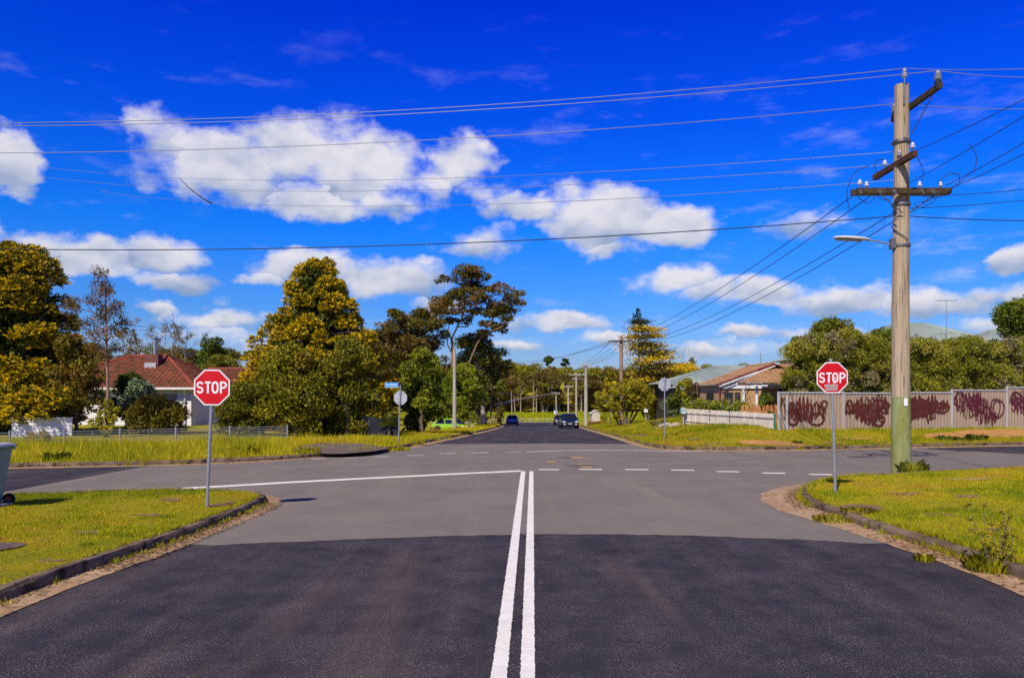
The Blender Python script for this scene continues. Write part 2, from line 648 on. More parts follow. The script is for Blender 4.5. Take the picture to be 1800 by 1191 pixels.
band('road_line', [(-.13 + .0254 * (y - 5.6) + .035, y) for y in np.arange(-25, 21.5, .5)], .115, M_PAINT, .009, 'left line of the double white centre line', .004, step=.035)
band('road_line', [(.108 + .0262 * (y - 5.6), y) for y in np.arange(-25, 21.5, .5)], .105, M_PAINT, .009, 'right line of the double white centre line', .004, step=.035)
band('road_line', [gp(*p) for p in ((322, 858.6), (420, 853), (500, 848.3), (600, 843), (700, 838), (800, 833), (918, 827.5))], .34, M_PAINT, .009, 'solid white stop line across the left half of the crossing', .012)
for a, b, y in ((947, 983, 825.3), (1018, 1058, 825), (1099, 1140, 825.3), (1180, 1220, 826.3), (1260, 1300, 829), (1340, 1381, 831.6), (1422, 1463, 834), (1503, 1541, 835.5)):
    band('road_line', [gp(a, y - .2), gp(b, y + .2)], .24, M_PAINT, .009, 'short white dash in the row across the right half of the crossing')
band('road_line', [gp(*p) for p in ((926, 794.2), (968, 792.8), (1010, 791.6), (1065, 790.9), (1110, 791.3), (1160, 792.6), (1235, 793.6))], .26, M_PAINTW, .009, 'thin white stop line across the far side of the crossing', .012)
for a, b, y in ((887, 915, 794.5), (829, 859, 795.6), (773, 801, 797.4), (716, 744, 800.4), (659, 687, 802.8), (605, 629, 804.3), (547, 572, 806.5)):
    band('road_line', [gp(a, y + .5), gp(b, y - .4)], .22, M_PAINTW, .009, 'short worn dash in the row across the far left of the crossing')
for (x0, y0, x1, y1, w) in ((1003, 804.2, 1024, 804, .5), (961, 811.5, 977, 811.2, .5), (1015, 816, 1041, 815.8, .25), (1023, 821, 1041, 820.8, .42)):
    band('utility_mark', [gp(x0, y0), gp(x1, y1)], w, M_YEL, .0085, 'orange utility paint mark on the crossing', .06)
M_DPATCH = mat('dark_patch', (.10, .09, .085), (.13, .118, .11), 3, .9, world=True, bump=.3, bscale=60)
for (x0, y0, x1, y1, w) in ((985, 804.6, 1003, 804.2, .8), (1003, 819.5, 1048, 817.8, .7)):
    band('road_repair', [gp(x0, y0), gp(x1, y1)], w, M_DPATCH, .0065, 'dark trench repair in the grey crossing asphalt', .08)
for (x0, x1, y, w) in ((951, 970, 750.4, .35), (958, 982, 754.5, .3), (975, 990, 757.4, .3)):
    band('road_line', [gp(x0, y), gp(x1, y)], w, mat('ghost_paint', (.16, .15, .16), (.10, .09, .11), 2, .8, world=True), .0095, 'faint scraped line on the far dark asphalt', .05)
band('gutter', [gp(965, 744.6), gp(990, 744.3)], .7, M_PAINTW, .02, 'pale concrete gutter crossing at the end of the far road', .02)


M_CRACK = mat('crack_tar', (.045, .04, .04), (.07, .06, .058), 5, .9, world=True)
for x0, y0, x1, y1, wdt in ((1130, 812, 1390, 806, .03), (520, 825, 900, 812, .03)):
    a_, b_ = np.array(gp(x0, y0)), np.array(gp(x1, y1))
    pth = [tuple(a_ + (b_ - a_) * t_ + np.array([rng.normal() * .05, rng.normal() * .09])) for t_ in np.linspace(0, 1, 16)]
    band('road_crack', pth, wdt, M_CRACK, .0062, 'thin wandering crack in the grey crossing asphalt', wdt * .35, cat='crack', step=.1)

# ------------------------------------------------------------------ bare patches, pads and paths (each a sheet draped over the ground)
BARE = []


THIN = []


def patch(name, poly, m, label, cat, off=.02, wob=.06, spare=True):
    P = resample(chaikin(list(poly) + [poly[0]], 2), .3, .3)[:-1]
    P = P + rng.uniform(-wob, wob, P.shape)
    (BARE if spare else THIN).append(P)
    x0, y0 = P.min(0)
    x1, y1 = P.max(0)
    g = jgrid(x0, x1, y0, y1, .35)
    g = g[pip(g[:, 0], g[:, 1], P)]
    o = cdt_sheet(P, g, ground_z, True, name, m, off)
    tag(o, label, cat, kind='structure')


def gv(px, py, z=.15):
    y = (CAMZ - z) * F / (py - CY)
    for _ in range(30):
        zz = gz((px - CX) * y / F, y)
        y = .5 * y + .5 * min(max((CAMZ - zz) * F / (py - CY), 1), 300)
    return ((px - CX) * y / F, y)


patch('dirt_patch', [gv(372, 887), gv(400, 884.5), (-4.85, 14.2), (-4.8, 13.5), gv(366, 891)], M_DIRT, 'brown bare earth beside the left stop sign post', 'earth')
patch('dirt_patch', [gv(1478, 889), gv(1530, 886), gv(1560, 897), gv(1530, 904), gv(1480, 903)], M_DIRT, 'brown bare earth near the right stop sign post', 'earth')
patch('access_cover', [gv(-40, 957), gv(48, 955), gv(44, 961), gv(-40, 976)], mat('cover_slab', (.12, .085, .075), (.17, .12, .10), 5, .9, bump=.3, world=True), 'brown slab set in the near left lawn', 'slab', wob=.01)
patch('asphalt_pad', [gv(508, 793), gv(545, 779.5), gv(610, 778), gv(668, 784), gv(690, 788.6), gv(640, 795), gv(575, 798.5)], mat('old_asphalt', (.13, .095, .075), (.17, .125, .10), 3, .92, bump=.4, bscale=60, world=True), 'brown asphalt pad on the far left corner', 'pad', wob=.05)
patch('dirt_patch', [gv(1285, 778), gv(1345, 773), gv(1400, 778), gv(1428, 783), gv(1428, 785.5), gv(1385, 784), gv(1330, 783)], M_ORANGE, 'orange earth strip behind the kerb near the white fence', 'earth', wob=.1)
patch('dirt_patch', [gv(1612, 766), gv(1680, 760), gv(1760, 758), gv(1850, 757), gv(1850, 767), gv(1740, 770), gv(1650, 771)], M_ORANGE, 'orange earth strip under the graffiti fence', 'earth', wob=.12)
patch('dirt_patch', [gv(1098, 766), gv(1108, 763.5), gv(1140, 763), gv(1134, 767), gv(1118, 768)], M_DIRT, 'brown bare earth by the kerb of the far road', 'earth')
for px, py, w_, m_ in ((1250, 781, 26, M_DIRT), (1500, 771, 30, M_ORANGE), (1548, 779, 22, M_DIRT), (1470, 779, 26, M_ORANGE), (1215, 772, 16, M_DIRT)):
    patch('dirt_patch', [gv(px - w_, py), gv(px - w_ * .3, py - 2.2), gv(px + w_ * .8, py - 1.4), gv(px + w_, py + .8), gv(px, py + 2.0)], m_, 'small bare patch in the verge below the fences', 'earth', wob=.1)
for px, py, w_ in ((150, 935, 30), (262, 905, 26), (90, 985, 26), (300, 878, 22), (1640, 905, 40), (1745, 930, 34), (1590, 868, 30), (1700, 872, 34)):
    patch('dirt_patch', [gv(px - w_, py), gv(px - w_ * .3, py - 3), gv(px + w_ * .8, py - 2), gv(px + w_, py + 1.5), gv(px, py + 3)], M_DIRT, 'worn thin spot in the mown lawn', 'earth', off=.006, wob=.08, spare=False)
M_CONC = mat('path_concrete', (.30, .24, .19), (.37, .30, .24), 3, .9, world=True)
patch('path', [gv(1100, 754.2), gv(1165, 751.4), gv(1166, 752.6), gv(1102, 755.8)], M_CONC, 'thin pale footpath over the far right verge', 'path', wob=.02)
patch('dirt_patch', [gv(1660, 842), gv(1735, 840.5), gv(1740, 843), gv(1668, 845)], mat('dry_thatch', (.30, .22, .06), (.36, .27, .07), 4, .95, world=True), 'dry straw patch on the near right lawn', 'earth')


# ------------------------------------------------------------------ grass
def vnoise(X, Y, s, seed=0):
    T = np.random.RandomState(seed + 900).rand(256, 256)
    x, y = X * s + 1000, Y * s + 1000
    i, j = np.floor(x).astype(int), np.floor(y).astype(int)
    u, v = sstep(x - i), sstep(y - j)
    g = lambda a, b: T[a % 256, b % 256]
    return (g(i, j) * (1 - u) + g(i + 1, j) * u) * (1 - v) + (g(i, j + 1) * (1 - u) + g(i + 1, j + 1) * u) * v


def blades(name, n, box, hgt, wid, palette, label, cat='grass', dens=None, lean=.5, accept=None):
    x0, x1, y0, y1 = box
    X = rng.uniform(x0, x1, n)
    Y = rng.uniform(y0, y1, n)
    if dens is not None:
        k = rng.rand(n) < dens(X, Y)
        X, Y = X[k], Y[k]
    d, idx = near_kerb(X, Y)
    k = ~pip(X, Y, ROADPOLY) | (d < .03)
    k &= (d > .05 + rng.rand(len(d)) * .12)
    for P in BARE:
        inb = pip(X, Y, P)
        k &= ~(inb & (rng.rand(len(X)) < .93))
    for P in THIN:
        k &= ~(pip(X, Y, P) & (rng.rand(len(X)) < .72))
    if accept is not None:
        k &= accept(X, Y, d, idx)
    X, Y = X[k], Y[k]
    n = len(X)
    Z = ground_z(X, Y) - .01
    nz = vnoise(X, Y, .55, 1) * .5 + vnoise(X, Y, 1.7, 2) * .3 + vnoise(X, Y, 5.0, 3) * .3
    lush = sstep((vnoise(X, Y, .8, 5) * .6 + vnoise(X, Y, 3.0, 6) * .4 - .50) / .2)
    h = rng.uniform(hgt[0], hgt[1], n) * (.7 + .6 * rng.rand(n)) * (.55 + .7 * nz + .7 * lush)
    w = rng.uniform(wid[0], wid[1], n)
    a = rng.uniform(0, 2 * PI, n)
    la = rng.uniform(0, 2 * PI, n)
    ln = h * lean * rng.rand(n)
    dx, dy = np.cos(a) * w / 2, np.sin(a) * w / 2
    V = np.empty((n, 3, 3), np.float32)
    V[:, 0] = np.column_stack([X - dx, Y - dy, Z])
    V[:, 1] = np.column_stack([X + dx, Y + dy, Z])
    V[:, 2] = np.column_stack([X + np.cos(la) * ln, Y + np.sin(la) * ln, Z + h])
    pal = np.array(palette)
    ci = np.clip(((nz - .22) / .66 + rng.normal(0, .2, n) - .30 * lush) * len(pal), 0, len(pal) - 1).astype(int)
    C = pal[ci] * rng.uniform(.62, 1.3, (n, 1))
    o = npmesh(name, V.reshape(-1, 3), np.arange(n * 3).reshape(-1, 3), leafmat('grass_blade', .35, .6, .15), col=np.repeat(C, 3, 0))
    tag(o, label, cat, kind='stuff')


LAWN = [(.20, .26, .006), (.31, .36, .008), (.42, .43, .008), (.52, .48, .010), (.60, .50, .012), (.62, .46, .03), (.50, .29, .04)]
LONG = [(.34, .34, .010), (.52, .46, .010), (.62, .52, .012), (.66, .50, .03)]
blades('grass', 230000, (-11.5, -4.3, 6.5, 16.8), (.016, .040), (.007, .013), LAWN, 'mown yellow green grass of the near left lawn')
blades('grass', 420000, (5.1, 17, 7.2, 23.5), (.019, .052), (.007, .014), LAWN, 'mown grass of the near right lawn round the power pole')
blades('grass', 70000, (-24, -3.6, 16.5, 34), (.10, .30), (.012, .022), LONG, 'long yellow grass on the far left verge', accept=lambda X, Y, d, i: (i == 1) & (d < 8) & ((X < -6.5) | (rng.rand(len(X)) < .3)), lean=.7)
blades('grass', 60000, (-8, -2, 27, 60), (.05, .13), (.015, .03), LAWN[2:], 'short yellow grass beside the far road on the left', accept=lambda X, Y, d, i: (i == 1) & (d < 5))
blades('grass', 150000, (5, 27, 28, 50), (.04, .13), (.012, .028), [tuple(.85 * q for q in c) for c in LAWN] + [(.55, .28, .05)], 'patchy grass of the verge below the graffiti fence', accept=lambda X, Y, d, i: (i == 2) & (d < 9))
blades('grass', 50000, (5.5, 18, 48, 100), (.06, .16), (.03, .05), [tuple(.8 * q for q in c) for c in LAWN], 'grass slope beside the far road on the right', accept=lambda X, Y, d, i: (i == 2) & (d < 7))
blades('grass', 26000, (-14, -1, 58, 120), (.08, .22), (.03, .06), LONG, 'rough grass beside the far road on the left', accept=lambda X, Y, d, i: (i == 1) & (d < 6))
FIELD = [(.36, .42, .008), (.42, .46, .008), (.50, .48, .012)]
blades('grass', 60000, (-45, 60, 159, 212), (.2, .45), (.15, .3), FIELD, 'bright green field at the end of the road')


def tuft(n, cx, cy, r, h, w, pal, name, label, cat, lean=.8):
    th, rr = rng.uniform(0, 2 * PI, n), r * np.sqrt(rng.rand(n))
    X, Y = cx + rr * np.cos(th), cy + rr * np.sin(th)
    z0 = float(road_z(cy)) + .012 if pip(np.array([cx]), np.array([cy]), ROADPOLY)[0] else gz(cx, cy)
    hh = h * rng.uniform(.45, 1, n) * (1.15 - .5 * rr / r)
    la = th + rng.normal(0, .6, n)
    ln = hh * lean * rng.rand(n)
    wv = rng.uniform(.6, 1.2, n) * w
    dx, dy = -np.sin(la) * wv / 2, np.cos(la) * wv / 2
    V = np.empty((n, 5, 3), np.float32)
    V[:, 0] = np.column_stack([X - dx, Y - dy, np.full(n, -.02)])
    V[:, 1] = np.column_stack([X + dx, Y + dy, np.full(n, -.02)])
    mx, my = X + np.cos(la) * ln * .35, Y + np.sin(la) * ln * .35
    V[:, 2] = np.column_stack([mx + dx * .8, my + dy * .8, hh * .65])
    V[:, 4] = np.column_stack([mx - dx * .8, my - dy * .8, hh * .65])
    V[:, 3] = np.column_stack([X + np.cos(la) * ln, Y + np.sin(la) * ln, hh * rng.uniform(.8, 1, n)])
    V -= np.array([cx, cy, 0])
    C = np.array(pal)[rng.randint(0, len(pal), n)] * rng.uniform(.7, 1.2, (n, 1))
    o = npmesh(name, V.reshape(-1, 3), np.arange(n * 5).reshape(-1, 5), leafmat('grass_blade'), col=np.repeat(C, 5, 0), loc=(cx, cy, z0))
    tag(o, label, cat)
    return o


# dead leaves blown into the gutters and lawns, weeds along the kerbs
def kerb_scatter(k, n, lo, hi, sel):
    P = KERB[k]
    P = P[np.array([sel(p) for p in P])]
    sl_ = np.concatenate([[0], np.cumsum(np.linalg.norm(np.diff(P, axis=0), axis=1))])
    t = rng.uniform(0, sl_[-1], n * 2)
    t = t[rng.rand(len(t)) < sstep((vnoise(t, t * 0, .9, 11 + k) - .35) / .3) * .9 + .1][:n]
    q = np.stack([np.interp(t, sl_, P[:, 0]), np.interp(t, sl_, P[:, 1])], 1)
    T = np.stack([np.interp(t + .1, sl_, P[:, 0]), np.interp(t + .1, sl_, P[:, 1])], 1) - q
    T /= np.maximum(np.linalg.norm(T, axis=1), 1e-6)[:, None]
    d = lo + (hi - lo) * rng.rand(len(t)) ** 2.2
    return q + np.stack([T[:, 1], -T[:, 0]], 1) * d[:, None]


def litter(name, Q, z, label):
    n = len(Q)
    a = rng.uniform(0, 2 * PI, n)
    s = rng.uniform(.012, .034, n)
    u = np.stack([np.cos(a), np.sin(a)], 1) * s[:, None]
    v = np.stack([-np.sin(a), np.cos(a)], 1) * (s * .5)[:, None]
    zz = z + rng.uniform(.002, .012, n)
    V = np.empty((n, 4, 3))
    for j, (e, tl) in enumerate(((-u, 0), (v, .006), (u, .010), (-v, .004))):
        V[:, j, :2] = Q + e
        V[:, j, 2] = zz + tl * rng.rand(n)
    C = np.array([(.20, .11, .04), (.30, .18, .06), (.13, .08, .035), (.36, .25, .08), (.22, .16, .07)])[rng.randint(0, 5, n)] * rng.uniform(.7, 1.2, (n, 1))
    tag(npmesh(name, V.reshape(-1, 3), np.arange(n * 4).reshape(-1, 4), leafmat('dead_leaf', .1, .9, .05), col=np.repeat(C, 4, 0)), label, 'leaf litter', kind='stuff')


near_ = lambda p: 6 < p[1] < 19 and abs(p[0]) < 10
for k, lab in ((0, 'dead leaves lying in the shaded left gutter'), (3, 'dead leaves lying in the sunlit right gutter')):
    Q = kerb_scatter(k, 2600, .015, .34, near_)
    litter('leaf_litter', Q, road_z(Q[:, 1]) + .026, lab)
Q = np.concatenate([np.stack([rng.uniform(-10, -4.8, 700), rng.uniform(7, 16, 700)], 1), np.stack([rng.uniform(5.6, 14, 1300), rng.uniform(8, 20, 1300)], 1)])
Q = Q[~pip(Q[:, 0], Q[:, 1], ROADPOLY)]
litter('leaf_litter', Q, ground_z(Q[:, 0], Q[:, 1]) + .03, 'dead leaves scattered over the near lawns')


def kerb_weeds(k, n, label, sel, hmax):
    Q = kerb_scatter(k, n, -.16, .06, sel)
    Q2 = np.repeat(Q, 16, 0) + rng.normal(0, .035, (len(Q) * 16, 2))
    m = len(Q2)
    inroad = pip(Q2[:, 0], Q2[:, 1], ROADPOLY)
    dk_, _ = near_kerb(Q2[:, 0], Q2[:, 1])
    z = np.where(inroad, road_z(Q2[:, 1]) + np.where(dk_ < .10, .02, .02), ground_z(Q2[:, 0], Q2[:, 1]))
    h = hmax * rng.uniform(.3, 1, m)
    a, la = rng.uniform(0, 2 * PI, m), rng.uniform(0, 2 * PI, m)
    w = rng.uniform(.004, .008, m)
    dx, dy = np.cos(a) * w, np.sin(a) * w
    V = np.empty((m, 3, 3))
    V[:, 0] = np.column_stack([Q2[:, 0] - dx, Q2[:, 1] - dy, z])
    V[:, 1] = np.column_stack([Q2[:, 0] + dx, Q2[:, 1] + dy, z])
    V[:, 2] = np.column_stack([Q2[:, 0] + np.cos(la) * h * .7, Q2[:, 1] + np.sin(la) * h * .7, z + h])
    C = np.array(LAWN)[rng.randint(0, 6, m)] * rng.uniform(.6, 1.2, (m, 1))
    tag(npmesh('grass', V.reshape(-1, 3), np.arange(m * 3).reshape(-1, 3), leafmat('grass_blade'), col=np.repeat(C, 3, 0)), label, 'grass', kind='stuff')


kerb_weeds(0, 420, 'ragged grass edge spilling over the near left kerb', near_, .085)
kerb_weeds(3, 700, 'ragged grass edge spilling over the near right kerb', near_, .12)
kerb_weeds(1, 400, 'ragged grass edge along the far left kerb', lambda p: p[1] > 20 and p[0] > -18 and p[1] < 60, .22)
kerb_weeds(2, 400, 'ragged grass edge along the far right kerb', lambda p: p[1] < 62 and p[0] < 25, .22)
# ================================================================== camera, sun, sky
cam = bpy.data.cameras.new('camera')
co = bpy.data.objects.new('camera', cam)
COL.objects.link(co)
co.location = (0, 0, CAMZ)
co.rotation_euler = (PI / 2, 0, 0)
cam.sensor_width = 36
cam.lens = 36 * F / 1800
cam.shift_y = (CY - 595.5) / 1800
cam.clip_start = .05
cam.clip_end = 8000
SC.camera = co

SUN_EL, SUN_AZ = math.radians(45), math.radians(26)        # light travels towards +Y, swung 26 degrees to the right
dirl = Vector((math.sin(SUN_AZ) * math.cos(SUN_EL), math.cos(SUN_AZ) * math.cos(SUN_EL), -math.sin(SUN_EL)))
sl = bpy.data.lights.new('sun', 'SUN')
sl.energy = 5.0
sl.angle = math.radians(.5)
sl.color = (1, .90, .76)
so = bpy.data.objects.new('sun', sl)
COL.objects.link(so)
so.rotation_euler = dirl.to_track_quat('-Z', 'Y').to_euler()

W = bpy.data.worlds.new('World')
SC.world = W
W.use_nodes = True
nt = W.node_tree
nt.nodes.clear()
sky = N(nt, 'ShaderNodeTexSky', sky_type='NISHITA', sun_disc=False)
sky.sun_elevation = SUN_EL
sky.sun_rotation = math.atan2(-dirl.x, -dirl.y)
sky.air_density = 1.0
sky.dust_density = .3
sky.ozone_density = 3.0


def M(op, a, b=None, c=None, clamp=False):
    n = N(nt, 'ShaderNodeMath', operation=op, use_clamp=clamp)
    for s, v in zip(n.inputs, (a, b, c)):
        if v is None: continue
        if hasattr(v, 'node'):
            nt.links.new(v, s)
        else:
            s.default_value = v
    return n.outputs[0]


def VM(op, a, b):
    n = N(nt, 'ShaderNodeVectorMath', operation=op)
    for s, v in zip(n.inputs, (a, b)):
        if hasattr(v, 'node'):
            nt.links.new(v, s)
        else:
            s.default_value = v
    return n.outputs['Value' if op == 'DOT_PRODUCT' else 'Vector']


tc = N(nt, 'ShaderNodeTexCoord').outputs['Generated']
sep = N(nt, 'ShaderNodeSeparateXYZ')
nt.links.new(tc, sep.inputs[0])
az = M('ARCTAN2', sep.outputs[0], sep.outputs[1])
el = M('ARCSINE', sep.outputs[2])
ce = N(nt, 'ShaderNodeCombineXYZ')
nt.links.new(az, ce.inputs[0])
nt.links.new(el, ce.inputs[1])
ae = ce.outputs[0]
# billowing edges: the cloud outlines are pushed about by turbulence
n1 = noise(nt, VM('MULTIPLY', ae, (1, 1.45, 1)), 15, 7, .54)
nA = noise(nt, VM('MULTIPLY', ae, (1, 1.45, 1)), 11, 3, .45)
n2 = noise(nt, VM('ADD', VM('MULTIPLY', ae, (1, 1.5, 1)), (3.1, 7.7, 0)), 5.5, 3, .5)
n3 = noise(nt, VM('ADD', VM('MULTIPLY', ae, (1, 1.45, 1)), (.006, -.022, 0)), 11, 3, .45)
n4 = noise(nt, VM('MULTIPLY', ae, (1, 3.5, 1)), 7, 5, .62)
turb = M('ADD', M('MULTIPLY', M('SUBTRACT', n1, .5), 2.7), M('MULTIPLY', M('SUBTRACT', n2, .5), 1.4))

# surveyed clouds: photo bearing of the middle, half width, half height, thickness
CL = [(400, 300, 165, 62, 1), (540, 285, 130, 75, 1), (610, 298, 140, 74, 1.1), (285, 258, 62, 50, .62), (680, 352, 92, 36, .9), (812, 290, 52, 50, .8), (560, 355, 110, 38, 1), (745, 318, 52, 38, .75), (868, 338, 56, 26, .65),
      (930, 365, 90, 34, 1), (1050, 385, 120, 60, 1.1), (1160, 395, 110, 40, .95), (1080, 430, 70, 22, .7),
      (10, 290, 75, 50, 1), (130, 450, 110, 44, 1), (290, 445, 95, 34, 1.0), (310, 490, 75, 20, .8), (30, 480, 80, 40, .8),
      (560, 470, 95, 34, .95), (690, 487, 95, 42, 1.05), (455, 488, 40, 13, .5), (850, 425, 68, 24, .55), (760, 535, 50, 14, .6), (275, 540, 55, 16, .8), (400, 560, 80, 22, .65), (390, 527, 34, 12, .4),
      (1180, 492, 85, 38, 1.05), (1280, 515, 115, 34, .95), (1480, 522, 110, 30, .9), (1640, 530, 110, 32, .85), (1740, 520, 80, 26, .8), (1790, 460, 42, 30, .85), (1410, 395, 68, 27, .6), (1390, 520, 80, 20, .6),
      (980, 565, 90, 20, .8), (900, 610, 60, 15, .7), (1060, 595, 85, 18, .65), (1330, 585, 70, 18, .75), (1270, 620, 110, 17, .8), (1130, 612, 60, 16, .6), (500, 610, 120, 20, .5), (1550, 590, 90, 18, .5), (1750, 570, 90, 20, .5), (330, 590, 90, 18, .5),
      (-120, 420, 120, 50, .9), (-300, 300, 160, 60, 1), (1960, 380, 120, 50, .9), (2200, 500, 160, 40, .9), (-350, 520, 160, 40, .8)]
wn = N(nt, 'ShaderNodeTexNoise', i={'Scale': 13.0, 'Detail': 5.0, 'Roughness': .6})
nt.links.new(VM('MULTIPLY', ae, (1, 1.5, 1)), wn.inputs['Vector'])
wob = VM('MULTIPLY', VM('SUBTRACT', wn.outputs['Color'], (.5, .5, .5)), (.11, .055, 0))
aw = VM('ADD', ae, wob)
best, rel = None, None
for px, py, hw, hh, th in CL:
    A = math.atan((px - CX) / F)
    k = math.cos(A)
    E = math.atan((CY - py) / F * k)
    wv = hw / F * k * k * 1.14
    hv = hh / F * k * 1.25
    v = VM('MULTIPLY', VM('SUBTRACT', aw, (A, E - hv * .15, 0)), (1 / wv, 1 / hv, 0))
    s2 = N(nt, 'ShaderNodeSeparateXYZ')
    nt.links.new(v, s2.inputs[0])
    y2 = M('MINIMUM', s2.outputs[1], M('MULTIPLY', s2.outputs[1], 1.75))
    q = M('ADD', M('MULTIPLY', s2.outputs[0], s2.outputs[0]), M('MULTIPLY', y2, y2))
    f = M('MULTIPLY', M('SUBTRACT', 1.0, q), th)
    if best is None:
        best, rel = f, s2.outputs[1]
    else:
        st = M('GREATER_THAN', f, best)
        mx = N(nt, 'ShaderNodeMix')
        nt.links.new(st, mx.inputs[0])
        nt.links.new(rel, mx.inputs[2])
        nt.links.new(s2.outputs[1], mx.inputs[3])
        rel = mx.outputs[0]
        best = M('MAXIMUM', best, f)
# scattered cloud for the rest of the sky, out of this survey
back = M('MULTIPLY', M('SUBTRACT', n2, .60), 6)
outm = ramp(nt, M('ABSOLUTE', az), .95, 1.25)
best = M('MAXIMUM', best, M('SUBTRACT', back, M('MULTIPLY', M('SUBTRACT', 1.0, outm), 50)))
best = M('MAXIMUM', best, -1.2)
dens = M('ADD', best, turb)
alpha = ramp(nt, dens, -.10, .80, 0, .96)
# thin high veils
cir = M('MULTIPLY', ramp(nt, n4, .53, .78, 0, .42), ramp(nt, el, .50, .12))
cir2 = M('MULTIPLY', ramp(nt, n4, .42, .75, 0, .55), ramp(nt, el, .13, .02))
alpha = M('MAXIMUM', alpha, M('MAXIMUM', cir, cir2))
lit = M('ADD', M('MULTIPLY', rel, .62), M('ADD', M('MULTIPLY', M('SUBTRACT', n3, nA), 2.4), M('MULTIPLY', M('SUBTRACT', .5, n2), 1.0)))
litf = ramp(nt, lit, -.62, .52)
ccol = mixrgb(nt, litf, (.26, .36, .57), (.82, .80, .84))
core = ramp(nt, dens, .6, 1.9, 0, .28)
ccol = mixrgb(nt, core, ccol, (.60, .60, .68))
# deep polarised blue: the physical sky, tinted more strongly with height; unseen part overhead dimmed to deepen shadows
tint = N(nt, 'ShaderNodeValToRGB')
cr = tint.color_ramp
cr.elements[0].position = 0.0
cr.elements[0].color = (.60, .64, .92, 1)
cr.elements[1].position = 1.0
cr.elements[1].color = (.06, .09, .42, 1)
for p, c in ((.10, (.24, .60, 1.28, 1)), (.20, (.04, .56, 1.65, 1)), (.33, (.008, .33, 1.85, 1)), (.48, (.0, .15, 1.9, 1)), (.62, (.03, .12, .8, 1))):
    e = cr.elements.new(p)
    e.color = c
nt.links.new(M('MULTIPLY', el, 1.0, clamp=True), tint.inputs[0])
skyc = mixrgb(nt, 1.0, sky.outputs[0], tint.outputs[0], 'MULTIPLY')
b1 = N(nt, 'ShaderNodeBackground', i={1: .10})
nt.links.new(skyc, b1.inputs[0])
b2 = N(nt, 'ShaderNodeBackground', i={1: 1.0})
nt.links.new(ccol, b2.inputs[0])
mxs = N(nt, 'ShaderNodeMixShader')
nt.links.new(alpha, mxs.inputs[0])
nt.links.new(b1.outputs[0], mxs.inputs[1])
nt.links.new(b2.outputs[0], mxs.inputs[2])
wo = N(nt, 'ShaderNodeOutputWorld')
nt.links.new(mxs.outputs[0], wo.inputs[0])
W.cycles.sampling_method = 'MANUAL'
W.cycles.sample_map_resolution = 256

SC.view_settings.view_transform = 'Standard'
SC.view_settings.look = 'None'
SC.view_settings.exposure = 0
SC.view_settings.gamma = 1
SC.view_settings.use_curve_mapping = False
SC.render.engine = 'CYCLES'
SC.cycles.max_bounces = 5
SC.cycles.diffuse_bounces = 2
SC.cycles.glossy_bounces = 2
SC.cycles.transmission_bounces = 3
SC.cycles.caustics_reflective = False
SC.cycles.caustics_refractive = False
SC.cycles.use_denoising = False
# ================================================================== vegetation
LEAF = leafmat('leaf', .17, .5, .25)
M_BARK = mat('bark', (.10, .075, .055), (.17, .13, .10), 8, .95, bump=.7, bscale=30, stretch=(1, 1, .25))
M_PALE = mat('pale_bark', (.42, .34, .27), (.26, .20, .16), 5, .9, bump=.4, bscale=20, stretch=(1, 1, .3))
M_RED = mat('red_bark', (.20, .10, .06), (.30, .19, .13), 4, .9, bump=.4, bscale=20, stretch=(1, 1, .3))
M_TWIG = mat('grey_twig', (.20, .17, .15), (.28, .24, .21), 6, .95)


def unit(a):
    return a / np.maximum(np.linalg.norm(a, axis=-1, keepdims=True), 1e-9)


def leaf_arrays(P, A, s, asp, r):
    """rhombic leaves at P along A, each turned a random way round its axis"""
    n = len(P)
    B = unit(np.cross(A, r.normal(size=(n, 3))))
    s = s[:, None]
    V = np.empty((n, 4, 3), np.float32)
    V[:, 0] = P - A * s * .5
    V[:, 1] = P + B * s * asp * .5 - A * s * .05
    V[:, 2] = P + A * s * .5
    V[:, 3] = P - B * s * asp * .5 - A * s * .05
    return V


